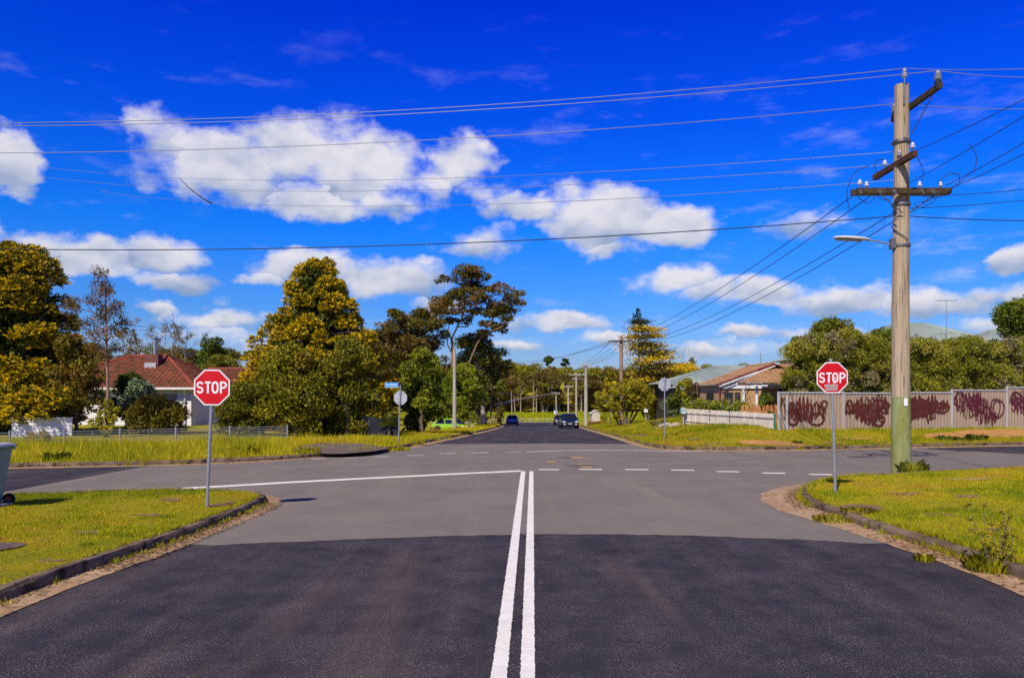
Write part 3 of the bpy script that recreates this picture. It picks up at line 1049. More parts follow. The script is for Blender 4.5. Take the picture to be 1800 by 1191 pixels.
def clump_leaves(clumps, size, asp, pal, r, cover=1.1, fill=.55, cvar=.12, droop=0.0, gap=.0):
    Vs, Cs = [], []
    pal = np.array(pal)
    for c in clumps:
        x, y, z, rx, ry, rz = c[:6]
        area = 4 * PI * ((rx * ry) ** 1.6 / 3 + (rx * rz) ** 1.6 / 3 + (ry * rz) ** 1.6 / 3) ** (1 / 1.6)
        n = int(max(12, 1.22 * cover * area / (size * size * asp * .5)))
        D = unit(r.normal(size=(n, 3)))
        # uneven surface: bulges and hollows
        k1 = r.normal(size=(3, 3)) * 2.2
        ph = r.uniform(0, 6, 3)
        bul = 1 + .16 * np.sin(D @ k1[0] + ph[0]) + .13 * np.sin(D @ k1[1] * 1.7 + ph[1]) + .08 * np.sin(D @ k1[2] * 3 + ph[2])
        R = (fill + (1 - fill) * r.rand(n) ** .6) * bul
        P = D * R[:, None] * np.array([rx, ry, rz]) + np.array([x, y, z])
        if gap > 0:
            g = np.sin(P[:, 0] * 3.1 / size * .18 + ph[0]) * np.sin(P[:, 1] * 3.3 / size * .18 + ph[1]) * np.sin(P[:, 2] * 3.7 / size * .18 + ph[2])
            keep = g > -1 + 1.0 * gap + r.rand(n) * .35 - .3
            P, D = P[keep], D[keep]
        n = len(P)
        A = unit(D * .7 + r.normal(size=(n, 3)) * .75 + np.array([0, 0, .15 - droop]))
        s = size * r.uniform(.5, 1.15, n) * (1 + .5 * (r.rand(n) < .12))
        Vs.append(leaf_arrays(P, A, s, asp, r))
        base = pal[r.randint(len(pal))]
        pick = pal[r.randint(0, len(pal), n)]
        C = (base * .55 + pick * .45) * (1 + r.normal(0, cvar, (n, 1))) * (1 + r.normal(0, .10))
        Cs.append(np.clip(C, .004, 1))
    V = np.concatenate(Vs)
    return V.reshape(-1, 3), np.repeat(np.concatenate(Cs), 4, 0)


def quads(n4):
    return np.arange(n4).reshape(-1, 4)


def curve3(a, b, bend, n=6, sag=0.0):
    a, b = Vector(a), Vector(b)
    out = []
    for i in range(n + 1):
        t = i / n
        p = a.lerp(b, t) + Vector(bend) * math.sin(PI * t)
        p.z += sag * math.sin(PI * t)
        out.append(p)
    return out


def wood(parent, trunk, r0, tips, m, r, name='trunk', rt=.35, seg=8, twig=.02, wig=.05, limbs=()):
    """a tapered trunk along the given points with limbs reaching for the tips"""
    mb = MB()
    T = [Vector(p) for p in trunk]
    n = len(T)
    P, R = [], []
    for i in range(n - 1):
        for k in range(4):
            t = k / 4
            P.append(T[i].lerp(T[i + 1], t) + Vector((r.normal() * wig * r0, r.normal() * wig * r0, 0)))
            R.append(r0 * (1 - (1 - rt) * (i + t) / (n - 1)))
    P.append(T[-1])
    R.append(r0 * rt)
    R[0] *= 1.35
    mb.tube(P, R, seg)
    for lp, l0, l1 in limbs:
        q = []
        for i in range(len(lp) - 1):
            for k in range(3):
                q.append(Vector(lp[i]).lerp(Vector(lp[i + 1]), k / 3))
        q.append(Vector(lp[-1]))
        rr = [l0 + (l1 - l0) * i / (len(q) - 1) for i in range(len(q))]
        mb.tube(q, rr, seg)
        P += q
        R += rr
    for tp in tips:
        tp = Vector(tp)
        # limb leaves the trunk below its tip
        best = min(range(len(P)), key=lambda i: (P[i] - tp).length + max(0, P[i].z - tp.z + .15 * (P[i] - tp).length) * 2.5 + (.6 if i < len(P) * .25 else 0))
        a = P[best]
        L = (tp - a).length
        bend = Vector((r.normal() * .07 * L, r.normal() * .07 * L, .06 * L))
        pts = curve3(a, tp, bend, 7)
        rr = min(R[best] * .75, .02 + L * .030)
        mb.tube(pts, [max(twig * .5, rr * (1 - .8 * i / 7)) for i in range(8)], 6)
        for _ in range(3):                                   # side twigs
            i = r.randint(3, 8)
            q = pts[i] + Vector((r.normal() * .22 * L, r.normal() * .22 * L, abs(r.normal()) * .2 * L))
            mb.tube(curve3(pts[i], q, (0, 0, .03 * L), 3), [max(twig * .5, rr * .35), twig * .8, twig * .6, twig * .4], 5)
    return mb.build(name, m, parent, True)


def local(cl, o):
    return [(c[0] - o.x, c[1] - o.y, c[2] - o.z) + tuple(c[3:]) for c in cl]


def dome_clumps(x0, x1, ytop, ybot, Y, n, r, depth=.8, rr=(.22, .34), up=.55):
    """clumps filling a rounded crown whose outline spans these surveyed limits"""
    k = Y / F
    cx = (x0 + x1) / 2
    hw, hh = (x1 - x0) / 2, (ybot - ytop)
    out = []
    for i in range(n):
        q = r.uniform(rr[0], rr[1])
        t = r.rand() ** .8
        wid = math.sqrt(max(.05, 1 - (max(0, t - (1 - up)) / up) ** 2)) * (.75 + .25 * min(1, t / .25))
        a = r.uniform(0, 2 * PI)
        rad = math.sqrt(r.rand())
        rc = q * min(hw, hh * .7)
        px = cx + math.cos(a) * rad * max(0, wid * hw - rc)
        py = ybot - rc * .8 - t * max(0, hh - rc * 1.8)
        p = PX(px, py, Y)
        p.y += math.sin(a) * rad * hw * k * depth
        out.append((p.x, p.y, p.z, rc * k * r.uniform(.9, 1.25), rc * k, rc * k * r.uniform(.75, 1)))
    return out


def plant(name, label, cat, Y, base_px, clumps, leaf, trunk=None, tm=None, r0=.12, group=None, seed=1, tips=14, base_y=None, rt=.35, zb=None, stem='trunk', crown='crown', X=None, limbs=()):
    r = np.random.RandomState(seed)
    bx = (base_px - CX) * Y / F if X is None else X
    z = gz(bx, Y) if zb is None else zb
    o = Vector((bx, Y, z - .03))
    t = thing(name, label, cat, o, 0, group)
    cl = local(clumps, o)
    if trunk is None:
        top = max(c[2] for c in cl) * .8
        mx = sum(c[0] for c in cl) / len(cl)
        tr = [(0, 0, 0), (mx * .3, 0, top * .35), (mx * .6, 0, top * .7), (mx * .8, 0, top)]
    else:
        tr = [(PX(px, py, Y) - o) for px, py in trunk]
        tr[0] = Vector((0, 0, 0))
    idx = r.permutation(len(cl))[:tips]
    wood(t, tr, r0, [cl[i][:3] for i in idx], tm or M_BARK, r, stem, rt, limbs=[([PX(px, py, Y + dy) - o for px, py, dy in lp], a, b) for lp, a, b in limbs])
    V, C = clump_leaves(cl, r=r, **leaf)
    npmesh(crown, V, quads(len(V)), LEAF, t, C)
    return t


GREEN = [(.11, .155, .006), (.16, .21, .008), (.23, .27, .008), (.30, .31, .010), (.07, .105, .006)]
DKGREEN = [(.055, .085, .006), (.08, .12, .008), (.12, .155, .008), (.16, .19, .010)]
OLIVE = [(.16, .145, .010), (.23, .20, .012), (.30, .24, .014), (.11, .10, .010)]
BRONZE = [(.20, .10, .012), (.15, .105, .012), (.28, .14, .014), (.12, .10, .012), (.18, .15, .014)]
HEDGE = [(.35, .34, .009), (.24, .26, .007), (.47, .43, .014), (.56, .48, .07), (.14, .16, .007)]
EUC = [(.12, .10, .012), (.17, .12, .014), (.22, .115, .014), (.08, .08, .010), (.11, .11, .012)]
SILVER = [(.20, .26, .14), (.14, .20, .10), (.27, .32, .18)]
YGREEN = [(.42, .36, .008), (.52, .40, .010), (.30, .29, .008), (.20, .21, .008)]
GOLD = [(.90, .60, .006), (.80, .56, .006), (.95, .58, .012), (.68, .54, .006)]
GOLDG = [(.10, .115, .005), (.17, .165, .006), (.055, .075, .005), (.30, .26, .008)]


def gold_conifer(name, label, Y, base_px, prof, n, seed, gold=.55, sp=.40, lobes=10, depth=1.0, zb=None, extra=()):
    """prof: (photo row, half width in photo px) from top to bottom; the crown is built of flat sprays with golden tips"""
    r = np.random.RandomState(seed)
    bx = (base_px - CX) * Y / F
    z0 = gz(bx, Y)
    t = thing(name, label, 'tree', (bx, Y, z0))
    k = Y / F
    rows = np.array([p[0] for p in prof], float)
    hz = CAMZ - (rows - CY) * k - z0
    hw = np.array([p[1] for p in prof]) * k
    order = np.argsort(hz)
    hz, hw = hz[order], hw[order]
    ztop = hz[-1]
    # many upright leaders standing shoulder to shoulder, each clothed in sprays
    NLd = int(n / 80)
    LD = []
    while len(LD) < NLd:
        z_ = r.uniform(hz[0], ztop)
        w_ = float(np.interp(z_, hz, hw))
        if r.rand() * hw.max() > w_ + .15 * hw.max():
            continue
        th_ = r.uniform(0, 2 * PI)
        rl, hl = r.uniform(.36, .70), r.uniform(.5, 1.05)
        rl = min(rl, .22 + w_ * .3)
        w_ = max(.02, w_ - rl * .75 - .32)
        f_ = .62 + .38 * r.rand() ** .6
        zz_ = min(z_, ztop - hl * .75)
        LD.append((w_ * f_ * math.cos(th_), w_ * f_ * math.sin(th_) * depth, zz_, rl, hl, th_))
    LD += [(0, 0, ztop - .75, .22, .9, 0), (.12, -.1, ztop - 1.2, .34, .9, 0), (-.2, -.1, ztop - 1.35, .32, .8, 2)]
    for ex in extra:
        p_ = PX(ex[0], ex[1], ex[2])
        LD.append((p_.x - bx, p_.y - Y, p_.z - z0, ex[3], ex[4], -PI / 2))
    Pl, Ol = [], []
    for lx, ly, lz, rl, hl, th_ in LD:
        k_ = int(140 * (rl * hl / .45) ** .9)
        u_ = r.rand(k_)
        a_ = r.uniform(0, 2 * PI, k_)
        rad_ = rl * np.sqrt(np.maximum(.02, 1 - u_ ** 1.4)) * (.7 + .4 * r.rand(k_))
        zq = lz - hl * .05 + hl * .8 * u_
        out = .25 * hl * u_
        Pl.append(np.stack([lx + rad_ * np.cos(a_) + out * math.cos(th_), ly + rad_ * np.sin(a_) + out * math.sin(th_), zq], 1))
        Ol.append(unit(np.stack([np.cos(a_) + .8 * math.cos(th_), np.sin(a_) + .8 * math.sin(th_), np.full(k_, .5)], 1)))
    P, O = np.concatenate(Pl), np.concatenate(Ol)
    m = len(P)
    D = unit(O + np.array([0, 0, .35]) + r.normal(size=(m, 3)) * .28)
    S = unit(np.cross(D, np.array([0, 0, 1.0]) + r.normal(size=(m, 3)) * .35))
    isg = r.rand(m) < gold
    G, H = np.array(GOLD), np.array(GOLDG)
    Vs, Cs = [], []
    L = sp * r.uniform(.7, 1.3, m)
    for j in range(9):
        u = [.15, .35, .35, .55, .55, .78, .78, .95, 1.05][j]
        side = [0, -1, 1, -1, 1, -1, 1, 0, 0][j]
        ax = unit(D + S * side * .9 + r.normal(size=(m, 3)) * .22)
        Q = P + D * (L * u)[:, None] + S * (side * L * .20 * (1.3 - .5 * u))[:, None]
        Q[:, 2] -= (L * u * u * .22)
        s = L * (.50 - .12 * u) * r.uniform(.8, 1.2, m)
        Vs.append(leaf_arrays(Q, ax, s, .55, r))
        tip = (u > .3) & isg
        C = np.where(tip[:, None], G[r.randint(0, len(G), m)], H[r.randint(0, len(H), m)])
        Cs.append(np.clip(C * (1 + r.normal(0, .15, (m, 1))), .004, 1))
    V = np.stack(Vs, 1).reshape(-1, 3)
    C = np.repeat(np.stack(Cs, 1).reshape(-1, 3), 4, 0)
    core = []
    for i in range(150):
        z = r.uniform(hz[0] + .3, ztop - .5)
        w = float(np.interp(z, hz, hw))
        a, q = r.uniform(0, 2 * PI), w * .5 * math.sqrt(r.rand())
        s = min(.75, w * .36)
        core.append((q * math.cos(a), q * math.sin(a), z, s, s, s))
    V2, C2 = clump_leaves(core, .26, .5, GOLDG[:3], r, .8, .2)
    V, C = np.concatenate([V, V2]), np.concatenate([C, C2])
    npmesh('crown', V, quads(len(V)), LEAF, t, C)
    tips = [tuple(P[i] * np.array([.9, .9, 1])) for i in r.permutation(m)[:40]]
    wood(t, [(0, 0, -.1), (0.05, 0, ztop * .3), (-.04, 0, ztop * .6), (0, 0, ztop * .97)], .26, tips, M_BARK, r, 'trunk', .12)
    return t


# --- left side
gold_conifer('conifer', 'broad golden tipped conifer rising beside the white weatherboard wall at the left edge', 38, 22,
             [(430, 6), (450, 48), (480, 78), (520, 104), (570, 112), (630, 122), (690, 135), (740, 120), (765, 90)], 12500, 3, .46, .25, extra=[(8, 715, 35.0, .6, 1.1), (34, 722, 34.6, .5, .9), (60, 712, 34.8, .6, 1.0), (88, 718, 34.8, .5, .9), (20, 745, 34.6, .45, .7), (110, 708, 35, .5, .8), (70, 738, 34.5, .35, .5)])
gold_conifer('conifer', 'tall golden tipped conifer with a ragged pointed top behind the dark shrubs', 46, 556,
             [(458, 8), (475, 34), (500, 52), (520, 60), (560, 82), (600, 112), (650, 144), (700, 158), (740, 152), (765, 100)], 14500, 5, .60, .25)
# the second, lower leader on its left shoulder belongs to the same tree
r_ = np.random.RandomState(21)
plant('photinia', 'bronze and green broad shrub tree beside the slender gum', 'tree', 36, 135,
      dome_clumps(74, 196, 575, 756, 36, 32, r_, .7), dict(size=.16, asp=.5, pal=BRONZE[:4] + OLIVE, cover=.9, gap=.3), r0=.09, seed=2)
r_ = np.random.RandomState(22)
cl = [(186, 484, 16, 15), (180, 505, 22, 15), (196, 515, 18, 14), (170, 530, 18, 14), (205, 540, 20, 16), (188, 548, 24, 16), (168, 560, 20, 14), (213, 565, 15, 14), (196, 580, 24, 16), (175, 590, 22, 14), (222, 590, 13, 12), (205, 610, 18, 13), (160, 610, 18, 14), (230, 600, 12, 10), (185, 630, 16, 10), (140, 545, 18, 17), (130, 530, 12, 12), (150, 570, 14, 14)]
plant('gum_sapling', 'slender young gum with sparse reddish crown in front of the red roof', 'tree', 34.6, 189,
      [(*(PX(x + r_.normal() * 3, y, 34.6) + Vector((0, r_.normal() * .35, 0))), a * 34.6 / F, a * 34.6 / F, b * 34.6 / F) for x, y, a, b in cl],
      dict(size=.12, asp=.36, pal=[(.20, .10, .03), (.13, .11, .03), (.17, .12, .04), (.10, .10, .03), (.26, .13, .03)], cover=.34, fill=.25, gap=.25, droop=.4), [(189, 765), (190, 690), (187, 600), (186, 520), (186, 475)], M_RED, .085, seed=4, tips=18, rt=.2)
r_ = np.random.RandomState(23)
plant('creeper_shrub', 'yellow green creeper climbing the foot of the slender gum', 'shrub', 34.4, 184,
      [(*(PX(x, y, 34.4)), a * .0246, a * .0246, b * .0246) for x, y, a, b in ((192, 712, 9, 11), (184, 730, 14, 11), (197, 735, 9, 9), (170, 742, 14, 8), (188, 752, 12, 9), (186, 768, 8, 9), (205, 720, 6, 6))],
      dict(size=.13, asp=.6, pal=YGREEN, cover=.9, gap=.3), r0=.03, seed=5)
r_ = np.random.RandomState(24)
plant('silver_shrub', 'pale silver green shrub against the dark wall under the red roof', 'shrub', 40, 240,
      dome_clumps(208, 280, 664, 732, 40, 26, r_, .8, (.26, .38)), dict(size=.20, asp=.5, pal=SILVER, cover=.8, gap=.3), r0=.05, seed=6)
r_ = np.random.RandomState(24)
plant('shrub', 'dark green shrub against the house wall under the left part of the red roof', 'shrub', 45, 225,
      dome_clumps(180, 272, 652, 745, 45, 30, r_, .5), dict(size=.18, asp=.5, pal=DKGREEN[:2], cover=1.0, gap=.2), r0=.06, seed=66)
r_ = np.random.RandomState(25)
plant('shrub', 'olive brown shrub in front of the white weatherboards and louvre window', 'shrub', 37.5, 275,
      dome_clumps(204, 336, 690, 774, 37.5, 42, r_, .5, (.26, .40)), dict(size=.15, asp=.45, pal=OLIVE + BRONZE[1:3], cover=.9, gap=.35), r0=.05, seed=7)
r_ = np.random.RandomState(26)
plant('shrub', 'low olive shrub behind the rail fence right of the left stop sign', 'shrub', 38, 420,
      dome_clumps(362, 490, 668, 775, 38, 36, r_, .5), dict(size=.15, asp=.42, pal=OLIVE + GREEN[:2], cover=.9, gap=.35), r0=.06, seed=8)
r_ = np.random.RandomState(27)
plant('shrub', 'dry straw yellow shrub behind the left end of the rail fence', 'shrub', 31.5, 62,
      dome_clumps(28, 108, 755, 788, 31.5, 14, r_, .4), dict(size=.14, asp=.4, pal=[(.45, .30, .08), (.36, .26, .06), (.25, .22, .04)], cover=.9), r0=.03, seed=9)
r_ = np.random.RandomState(28)
DKP = [(.14, .145, .006), (.20, .20, .008), (.28, .25, .008), (.27, .16, .016), (.09, .105, .006), (.36, .33, .010)]
plant('broadleaf_tree', 'dark green broadleaf tree before the golden conifer, just right of the rail fence', 'tree', 38.5, 520,
      dome_clumps(426, 590, 596, 775, 38.5, 44, r_, .6), dict(size=.17, asp=.55, pal=DKP, cover=.85, gap=.35), r0=.14, seed=10, tm=M_RED)
r_ = np.random.RandomState(29)
plant('broadleaf_tree', 'dark green broadleaf tree before the golden conifer, nearer the street name blade', 'tree', 39.5, 610,
      dome_clumps(545, 678, 588, 772, 39.5, 38, r_, .6), dict(size=.17, asp=.55, pal=DKP + OLIVE[:1], cover=.85, gap=.35), r0=.13, seed=11)
# yucca
r_ = np.random.RandomState(30)
yo = thing('yucca', 'spiky green yucca beside the dark mesh fence and stop sign back', 'plant', (PX(684, 760, 39).x, 39, gz(PX(684, 760, 39).x, 39)))
Vy, Fy, Cy = [], [], []
for i in range(90):
    a, e = r_.uniform(0, 2 * PI), r_.uniform(.1, 1.35)
    L = r_.uniform(.55, .95)
    d = np.array([math.cos(a) * math.cos(e), math.sin(a) * math.cos(e), math.sin(e)])
    s_ = np.array([-math.sin(a), math.cos(a), 0]) * .03
    b = np.array([0, 0, .55])
    tipv = b + d * L + np.array([0, 0, -.12 * L])
    Vy += [b - s_, b + s_, b + d * L * .6 + s_ * .8, tipv, b + d * L * .6 - s_ * .8]
    Cy += [np.array([.17, .20, .03]) * r_.uniform(.6, 1.4)] * 5
npmesh('leaves', np.array(Vy), np.arange(len(Vy)).reshape(-1, 5), LEAF, yo, np.array(Cy))
MB().tube([(0, 0, -.05), (0.02, 0, .3), (0, 0, .6)], [.09, .08, .06], 8).build('trunk', M_BARK, yo, True)

r_ = np.random.RandomState(31)
plant('broadleaf_tree', 'bright green dense tree left of the bare left hand pole', 'tree', 49, 740,
      dome_clumps(690, 796, 606, 752, 49, 44, r_, .8), dict(size=.22, asp=.55, pal=GREEN, cover=.95, gap=.3), r0=.16, seed=12)
r_ = np.random.RandomState(32)
plant('broadleaf_tree', 'bright green dense tree right of the bare left hand pole', 'tree', 87, 815,
      dome_clumps(768, 862, 634, 740, 87, 40, r_, .8), dict(size=.26, asp=.55, pal=GREEN[:4], cover=.95, gap=.3), r0=.16, seed=13)
r_ = np.random.RandomState(33)
plant('shrub', 'olive green shrub beside the bent grass left of the green car', 'shrub', 50, 730,
      dome_clumps(700, 765, 700, 768, 50, 22, r_, .6), dict(size=.18, asp=.5, pal=OLIVE + GREEN[2:4], cover=.9, gap=.3), r0=.05, seed=14)
r_ = np.random.RandomState(34)
plant('shrub', 'pale green shrub over the roof of the lime green car', 'shrub', 86, 800,
      dome_clumps(772, 832, 722, 742, 86, 14, r_, .6), dict(size=.22, asp=.5, pal=YGREEN[2:] + GREEN[2:4], cover=.9, gap=.3), r0=.05, seed=15, zb=-1.6)
r_ = np.random.RandomState(35)
plant('broadleaf_tree', 'shadowy dark tree with pale limbs behind the lamp pole', 'tree', 112, 838,
      dome_clumps(806, 885, 620, 748, 112, 34, r_, .8), dict(size=.32, asp=.5, pal=DKGREEN + EUC[:2], cover=.8, gap=.4), r0=.25, seed=16, tm=M_PALE, tips=26)
r_ = np.random.RandomState(36)
plant('shrub', 'shrub with red brown top beside the parked blue hatchback', 'shrub', 122, 875,
      dome_clumps(862, 892, 702, 748, 122, 14, r_, .6), dict(size=.30, asp=.5, pal=[(.20, .12, .02), (.13, .14, .015), (.26, .12, .02), (.09, .11, .015)], cover=.95), r0=.06, seed=17, X=-3.2)


def euc(name, label, Y, base_px, trunk, cl, r0, seed, leaf=.34, pal=EUC, cover=.55, tips=30, tm=M_RED, lim=()):
    r = np.random.RandomState(seed)
    k = Y / F
    cl = [(x, y, a * 1.22, b * 1.22) for x, y, a, b in cl]
    C = []
    for x, y, a, b in cl:
        p = PX(x, y, Y)
        C.append((p.x, p.y + r.normal() * 1.3, p.z, a * k, a * k * .9, b * k))
        for _ in range(2):
            C.append((p.x + r.normal() * a * k * .6, p.y + r.normal() * a * k, p.z + r.normal() * b * k * .5, a * k * .55, a * k * .55, b * k * .6))
    return plant(name, label, 'tree', Y, base_px, C, dict(size=leaf, asp=.42, pal=pal, cover=cover, fill=.35, gap=.2, droop=.3), trunk, tm, r0, seed=seed, tips=tips, rt=.45, limbs=lim)


euc('gum_tree', 'tallest gum with open forked limbs and dark rusty crowns above the bare pole', 100, 801,
    [(801, 742), (797, 665), (795, 620), (794, 594)],
    [(822, 477, 22, 9), (848, 484, 14, 8), (812, 490, 16, 10), (783, 493, 10, 6), (835, 500, 16, 9), (822, 516, 26, 9), (795, 522, 12, 8), (778, 532, 18, 9), (800, 544, 24, 10), (776, 552, 14, 8), (845, 522, 16, 8), (876, 514, 20, 8), (900, 530, 16, 8), (870, 535, 16, 8), (888, 546, 20, 7), (858, 550, 14, 7), (838, 545, 12, 7), (890, 562, 13, 7), (875, 575, 14, 7), (856, 568, 12, 6), (818, 560, 12, 7), (850, 585, 14, 6), (790, 562, 12, 6)], .30, 41, .40, cover=.72, tips=60, lim=[([(794, 594, 0), (804, 574, 0), (814, 554, .3), (818, 534, .2), (823, 506, 0), (823, 483, 0)], .13, .04), ([(796, 625, 0), (787, 606, .5), (786, 585, .8), (792, 560, 1)], .10, .04), ([(794, 594, 0), (779, 584, -.4), (765, 570, -.6)], .08, .03), ([(804, 574, 0), (823, 574, .4), (829, 557, .6), (845, 537, .8), (877, 523, 1)], .09, .03), ([(797, 665, 0), (825, 637, -.4), (838, 605, -.8), (851, 586, -1), (877, 577, -1), (903, 558, -1.2)], .13, .03), ([(851, 586, -1), (862, 566, -.6), (872, 545, -.4), (893, 535, 0)], .06, .03)])
euc('gum_tree', 'olive brown spreading gum left of the tallest gum', 92, 720,
    [(720, 745), (722, 660), (728, 610), (735, 570)],
    [(745, 560, 26, 11), (715, 562, 20, 10), (703, 556, 14, 8), (765, 570, 18, 10), (735, 580, 26, 12), (690, 575, 18, 9), (672, 588, 20, 10), (660, 600, 14, 10), (700, 600, 26, 14), (730, 605, 26, 14), (760, 600, 18, 12), (680, 615, 26, 14), (712, 630, 28, 16), (670, 640, 22, 14), (745, 630, 22, 14), (690, 655, 24, 14)], .34, 42, .40, pal=EUC + [(.13, .10, .02), (.17, .11, .02)], cover=.95)
euc('gum_tree', 'dark leaning gum with pale crooked limbs right below the tallest gum', 104, 850,
    [(850, 745), (848, 690), (838, 640), (826, 600)],
    [(832, 596, 22, 10), (812, 600, 16, 10), (850, 605, 16, 9), (838, 620, 24, 12), (858, 632, 20, 12), (870, 650, 18, 14), (820, 630, 20, 12), (848, 660, 24, 14), (870, 680, 16, 14), (838, 690, 22, 14)], .34, 43, .40, pal=DKGREEN + EUC[:3], cover=.8, tm=M_PALE)

# bare sticks of trees behind the red roof
r_ = np.random.RandomState(45)
for px, top, lab in ((243, 556, 'thin bare tree behind the left end of the red roof'), (276, 572, 'thin bare tree right behind the roof flue'), (304, 566, 'thin bare forked tree behind the right end of the red roof'), (326, 572, 'thin bare tree nearest the dark round tree')):
    Y = 66
    o = PX(px, 700, Y)
    t = thing('bare_tree', lab, 'tree', (o.x, Y, gz(o.x, Y)), 0, 'bare trees behind the red roof')
    zt = PX(px, top, Y).z - t.location.z
    tips = [(r_.normal() * .8, r_.normal() * .8, zt * r_.uniform(.72, 1)) for _ in range(9)]
    wood(t, [(0, 0, 0), (.1, 0, zt * .4), (-.05, 0, zt * .75)], .09, tips, M_TWIG, r_, 'trunk', .4, 6, .03)
    cl = [(x, y, z, .35, .35, .28) for x, y, z in tips]
    V, C = clump_leaves(cl, .14, .4, [(.20, .15, .06), (.14, .12, .05), (.22, .18, .10)], r_, .22, .2)
    npmesh('crown', V, quads(len(V)), LEAF, t, C)
r_ = np.random.RandomState(46)
plant('round_tree', 'dark round topped tree behind the right end of the red roof', 'tree', 84, 376,
      dome_clumps(334, 420, 588, 700, 84, 30, r_, .8), dict(size=.34, asp=.5, pal=DKGREEN[:3], cover=1), r0=.2, seed=47)
r_ = np.random.RandomState(48)
plant('shrub', 'feathery olive tree left of the tall golden conifer, over the red roof', 'tree', 62, 392,
      dome_clumps(345, 440, 622, 700, 62, 26, r_, .8), dict(size=.22, asp=.35, pal=OLIVE + YGREEN[2:], cover=.7, gap=.3), r0=.1, seed=49)

# --- right side
r_ = np.random.RandomState(51)
o = PX(1138, 745, 86)
t = thing('tiered_conifer', 'conifer with golden tiers and dark spire behind the timber power pole', 'tree', (o.x, 86, gz(o.x, 86)))
k = 86 / F
Vs, Cs, tips = [], [], []
tz0 = t.location.z
for (px, py, L, gold) in ((1124, 566, 20, 0), (1120, 578, 20, .6), (1140, 580, 32, .8), (1152, 588, 26, .8), (1118, 592, 24, .8), (1135, 602, 38, .7), (1150, 606, 34, .75), (1124, 612, 28, .3), (1160, 618, 30, .3), (1140, 620, 40, .15), (1162, 626, 34, .85), (1140, 632, 40, .8), (1126, 640, 26, .3), (1168, 640, 26, .3), (1148, 648, 44, .15), (1162, 652, 36, .2), (1130, 655, 30, .5), (1150, 662, 46, .1), (1172, 660, 30, .15), (1125, 668, 26, .6), (1150, 676, 44, .1), (1196, 648, 26, .9), (1206, 642, 20, .9), (1186, 662, 20, .7), (1125, 690, 28, .4), (1160, 690, 34, .1)):
    p = PX(px, py, 86)
    p = np.array([p.x - o.x, r_.normal() * 1.0, p.z - tz0])
    n = 1050
    Q = p + r_.normal(size=(n, 3)) * np.array([L * k * .45, L * k * .42, .16])
    A = unit(np.column_stack([r_.normal(size=n), r_.normal(size=n), r_.rand(n) * .7]))
    Vs.append(leaf_arrays(Q, A, r_.uniform(.12, .27, n), .45, r_))
    G = np.array(GOLD)[r_.randint(0, 4, n)] * .9
    D = np.array([(.03, .045, .012), (.05, .06, .015), (.075, .07, .02), (.02, .032, .02)])[r_.randint(0, 4, n)]
    Cs.append(np.where((r_.rand(n) < gold)[:, None], G, D) * r_.uniform(.75, 1.25, (n, 1)))
    tips.append(tuple(p))
n = 260
q = r_.rand(n)
Q = np.column_stack([(PX(1121, 0, 86).x - o.x) + r_.normal(size=n) * .12 * (1.2 - q) * 4, r_.normal(size=n) * .45 * (1.2 - q), (PX(0, 585, 86).z - tz0) + q * 2.6])
Vs.append(leaf_arrays(Q, unit(r_.normal(size=(n, 3)) + np.array([0, 0, .6])), r_.uniform(.2, .4, n), .45, r_))
Cs.append(np.array([(.022, .035, .026), (.03, .045, .03)])[r_.randint(0, 2, n)])
V, C = np.concatenate(Vs).reshape(-1, 3), np.repeat(np.concatenate(Cs), 4, 0)
npmesh('crown', V, quads(len(V)), LEAF, t, C)
wood(t, [(0, 0, -.2), (0, 0, 3), (PX(1124, 0, 86).x - o.x, 0, 6), (PX(1121, 0, 86).x - o.x, 0, PX(0, 552, 86).z - tz0)], .24, tips[1:], M_BARK, r_, 'trunk', .15)

r_ = np.random.RandomState(52)
cl = dome_clumps(1038, 1178, 664, 724, 68, 58, r_, .7, (.18, .30), .8) + dome_clumps(1046, 1100, 690, 740, 68, 7, r_, .6) + dome_clumps(1104, 1168, 684, 738, 68, 9, r_, .6)
t = plant('wattle', 'yellow topped multi stemmed wattle by the kerb of the far road', 'tree', 68, 1094, cl,
          dict(size=.24, asp=.42, pal=YGREEN + OLIVE[1:3], cover=.8, gap=.3), r0=.15, seed=53, tips=26, X=9.6)
mbx = MB()
for a, b in ((-.9, .5), (.9, -.3), (1.6, .4), (-1.7, -.2), (.35, .8)):
    mbx.tube(curve3((a * .25, b * .2, 0), (a * 1.1, b, 2.3), (.1, 0, .1), 6), [.10, .09, .085, .08, .07, .06, .05], 7)
mbx.build('stem', M_BARK, t, True)
for i, (x0, x1, y0, y1, Y, pal, lab, sz) in enumerate((
        (1056, 1092, 650, 700, 82, GOLD[1:] + GOLDG[1:], 'golden tiered bush poking up left of the timber power pole', .3),
        (1160, 1226, 672, 750, 56, GREEN[:2] + SILVER[1:2] + OLIVE[:2], 'dark green mixed shrub behind the right stop sign back', .2),
        (1188, 1232, 660, 712, 52, YGREEN, 'yellow variegated shrub below the pale green roof', .2),
        (1206, 1242, 668, 735, 49, [(.09, .03, .025), (.12, .05, .03), (.07, .05, .02)], 'dark purple red shrub beside the tan house wall', .17),
        (1196, 1216, 708, 738, 45, [(.42, .28, .03), (.30, .22, .02), (.18, .17, .02)], 'small golden shrub at the far end of the white fence', .14),
        (1130, 1200, 690, 750, 72, DKGREEN, 'shadowy green shrub between the wattle and the stop sign back', .24),
        (1118, 1196, 650, 735, 92, DKGREEN + OLIVE, 'dark bushy mass at the foot of the tiered conifer', .32))):
    r_ = np.random.RandomState(60 + i)
    plant('shrub', lab, 'shrub', Y, (x0 + x1) / 2, dome_clumps(x0, x1, y0, y1, Y, 20, r_, .7), dict(size=sz, asp=.5, pal=pal, cover=.9, gap=.3), r0=.06, seed=70 + i)
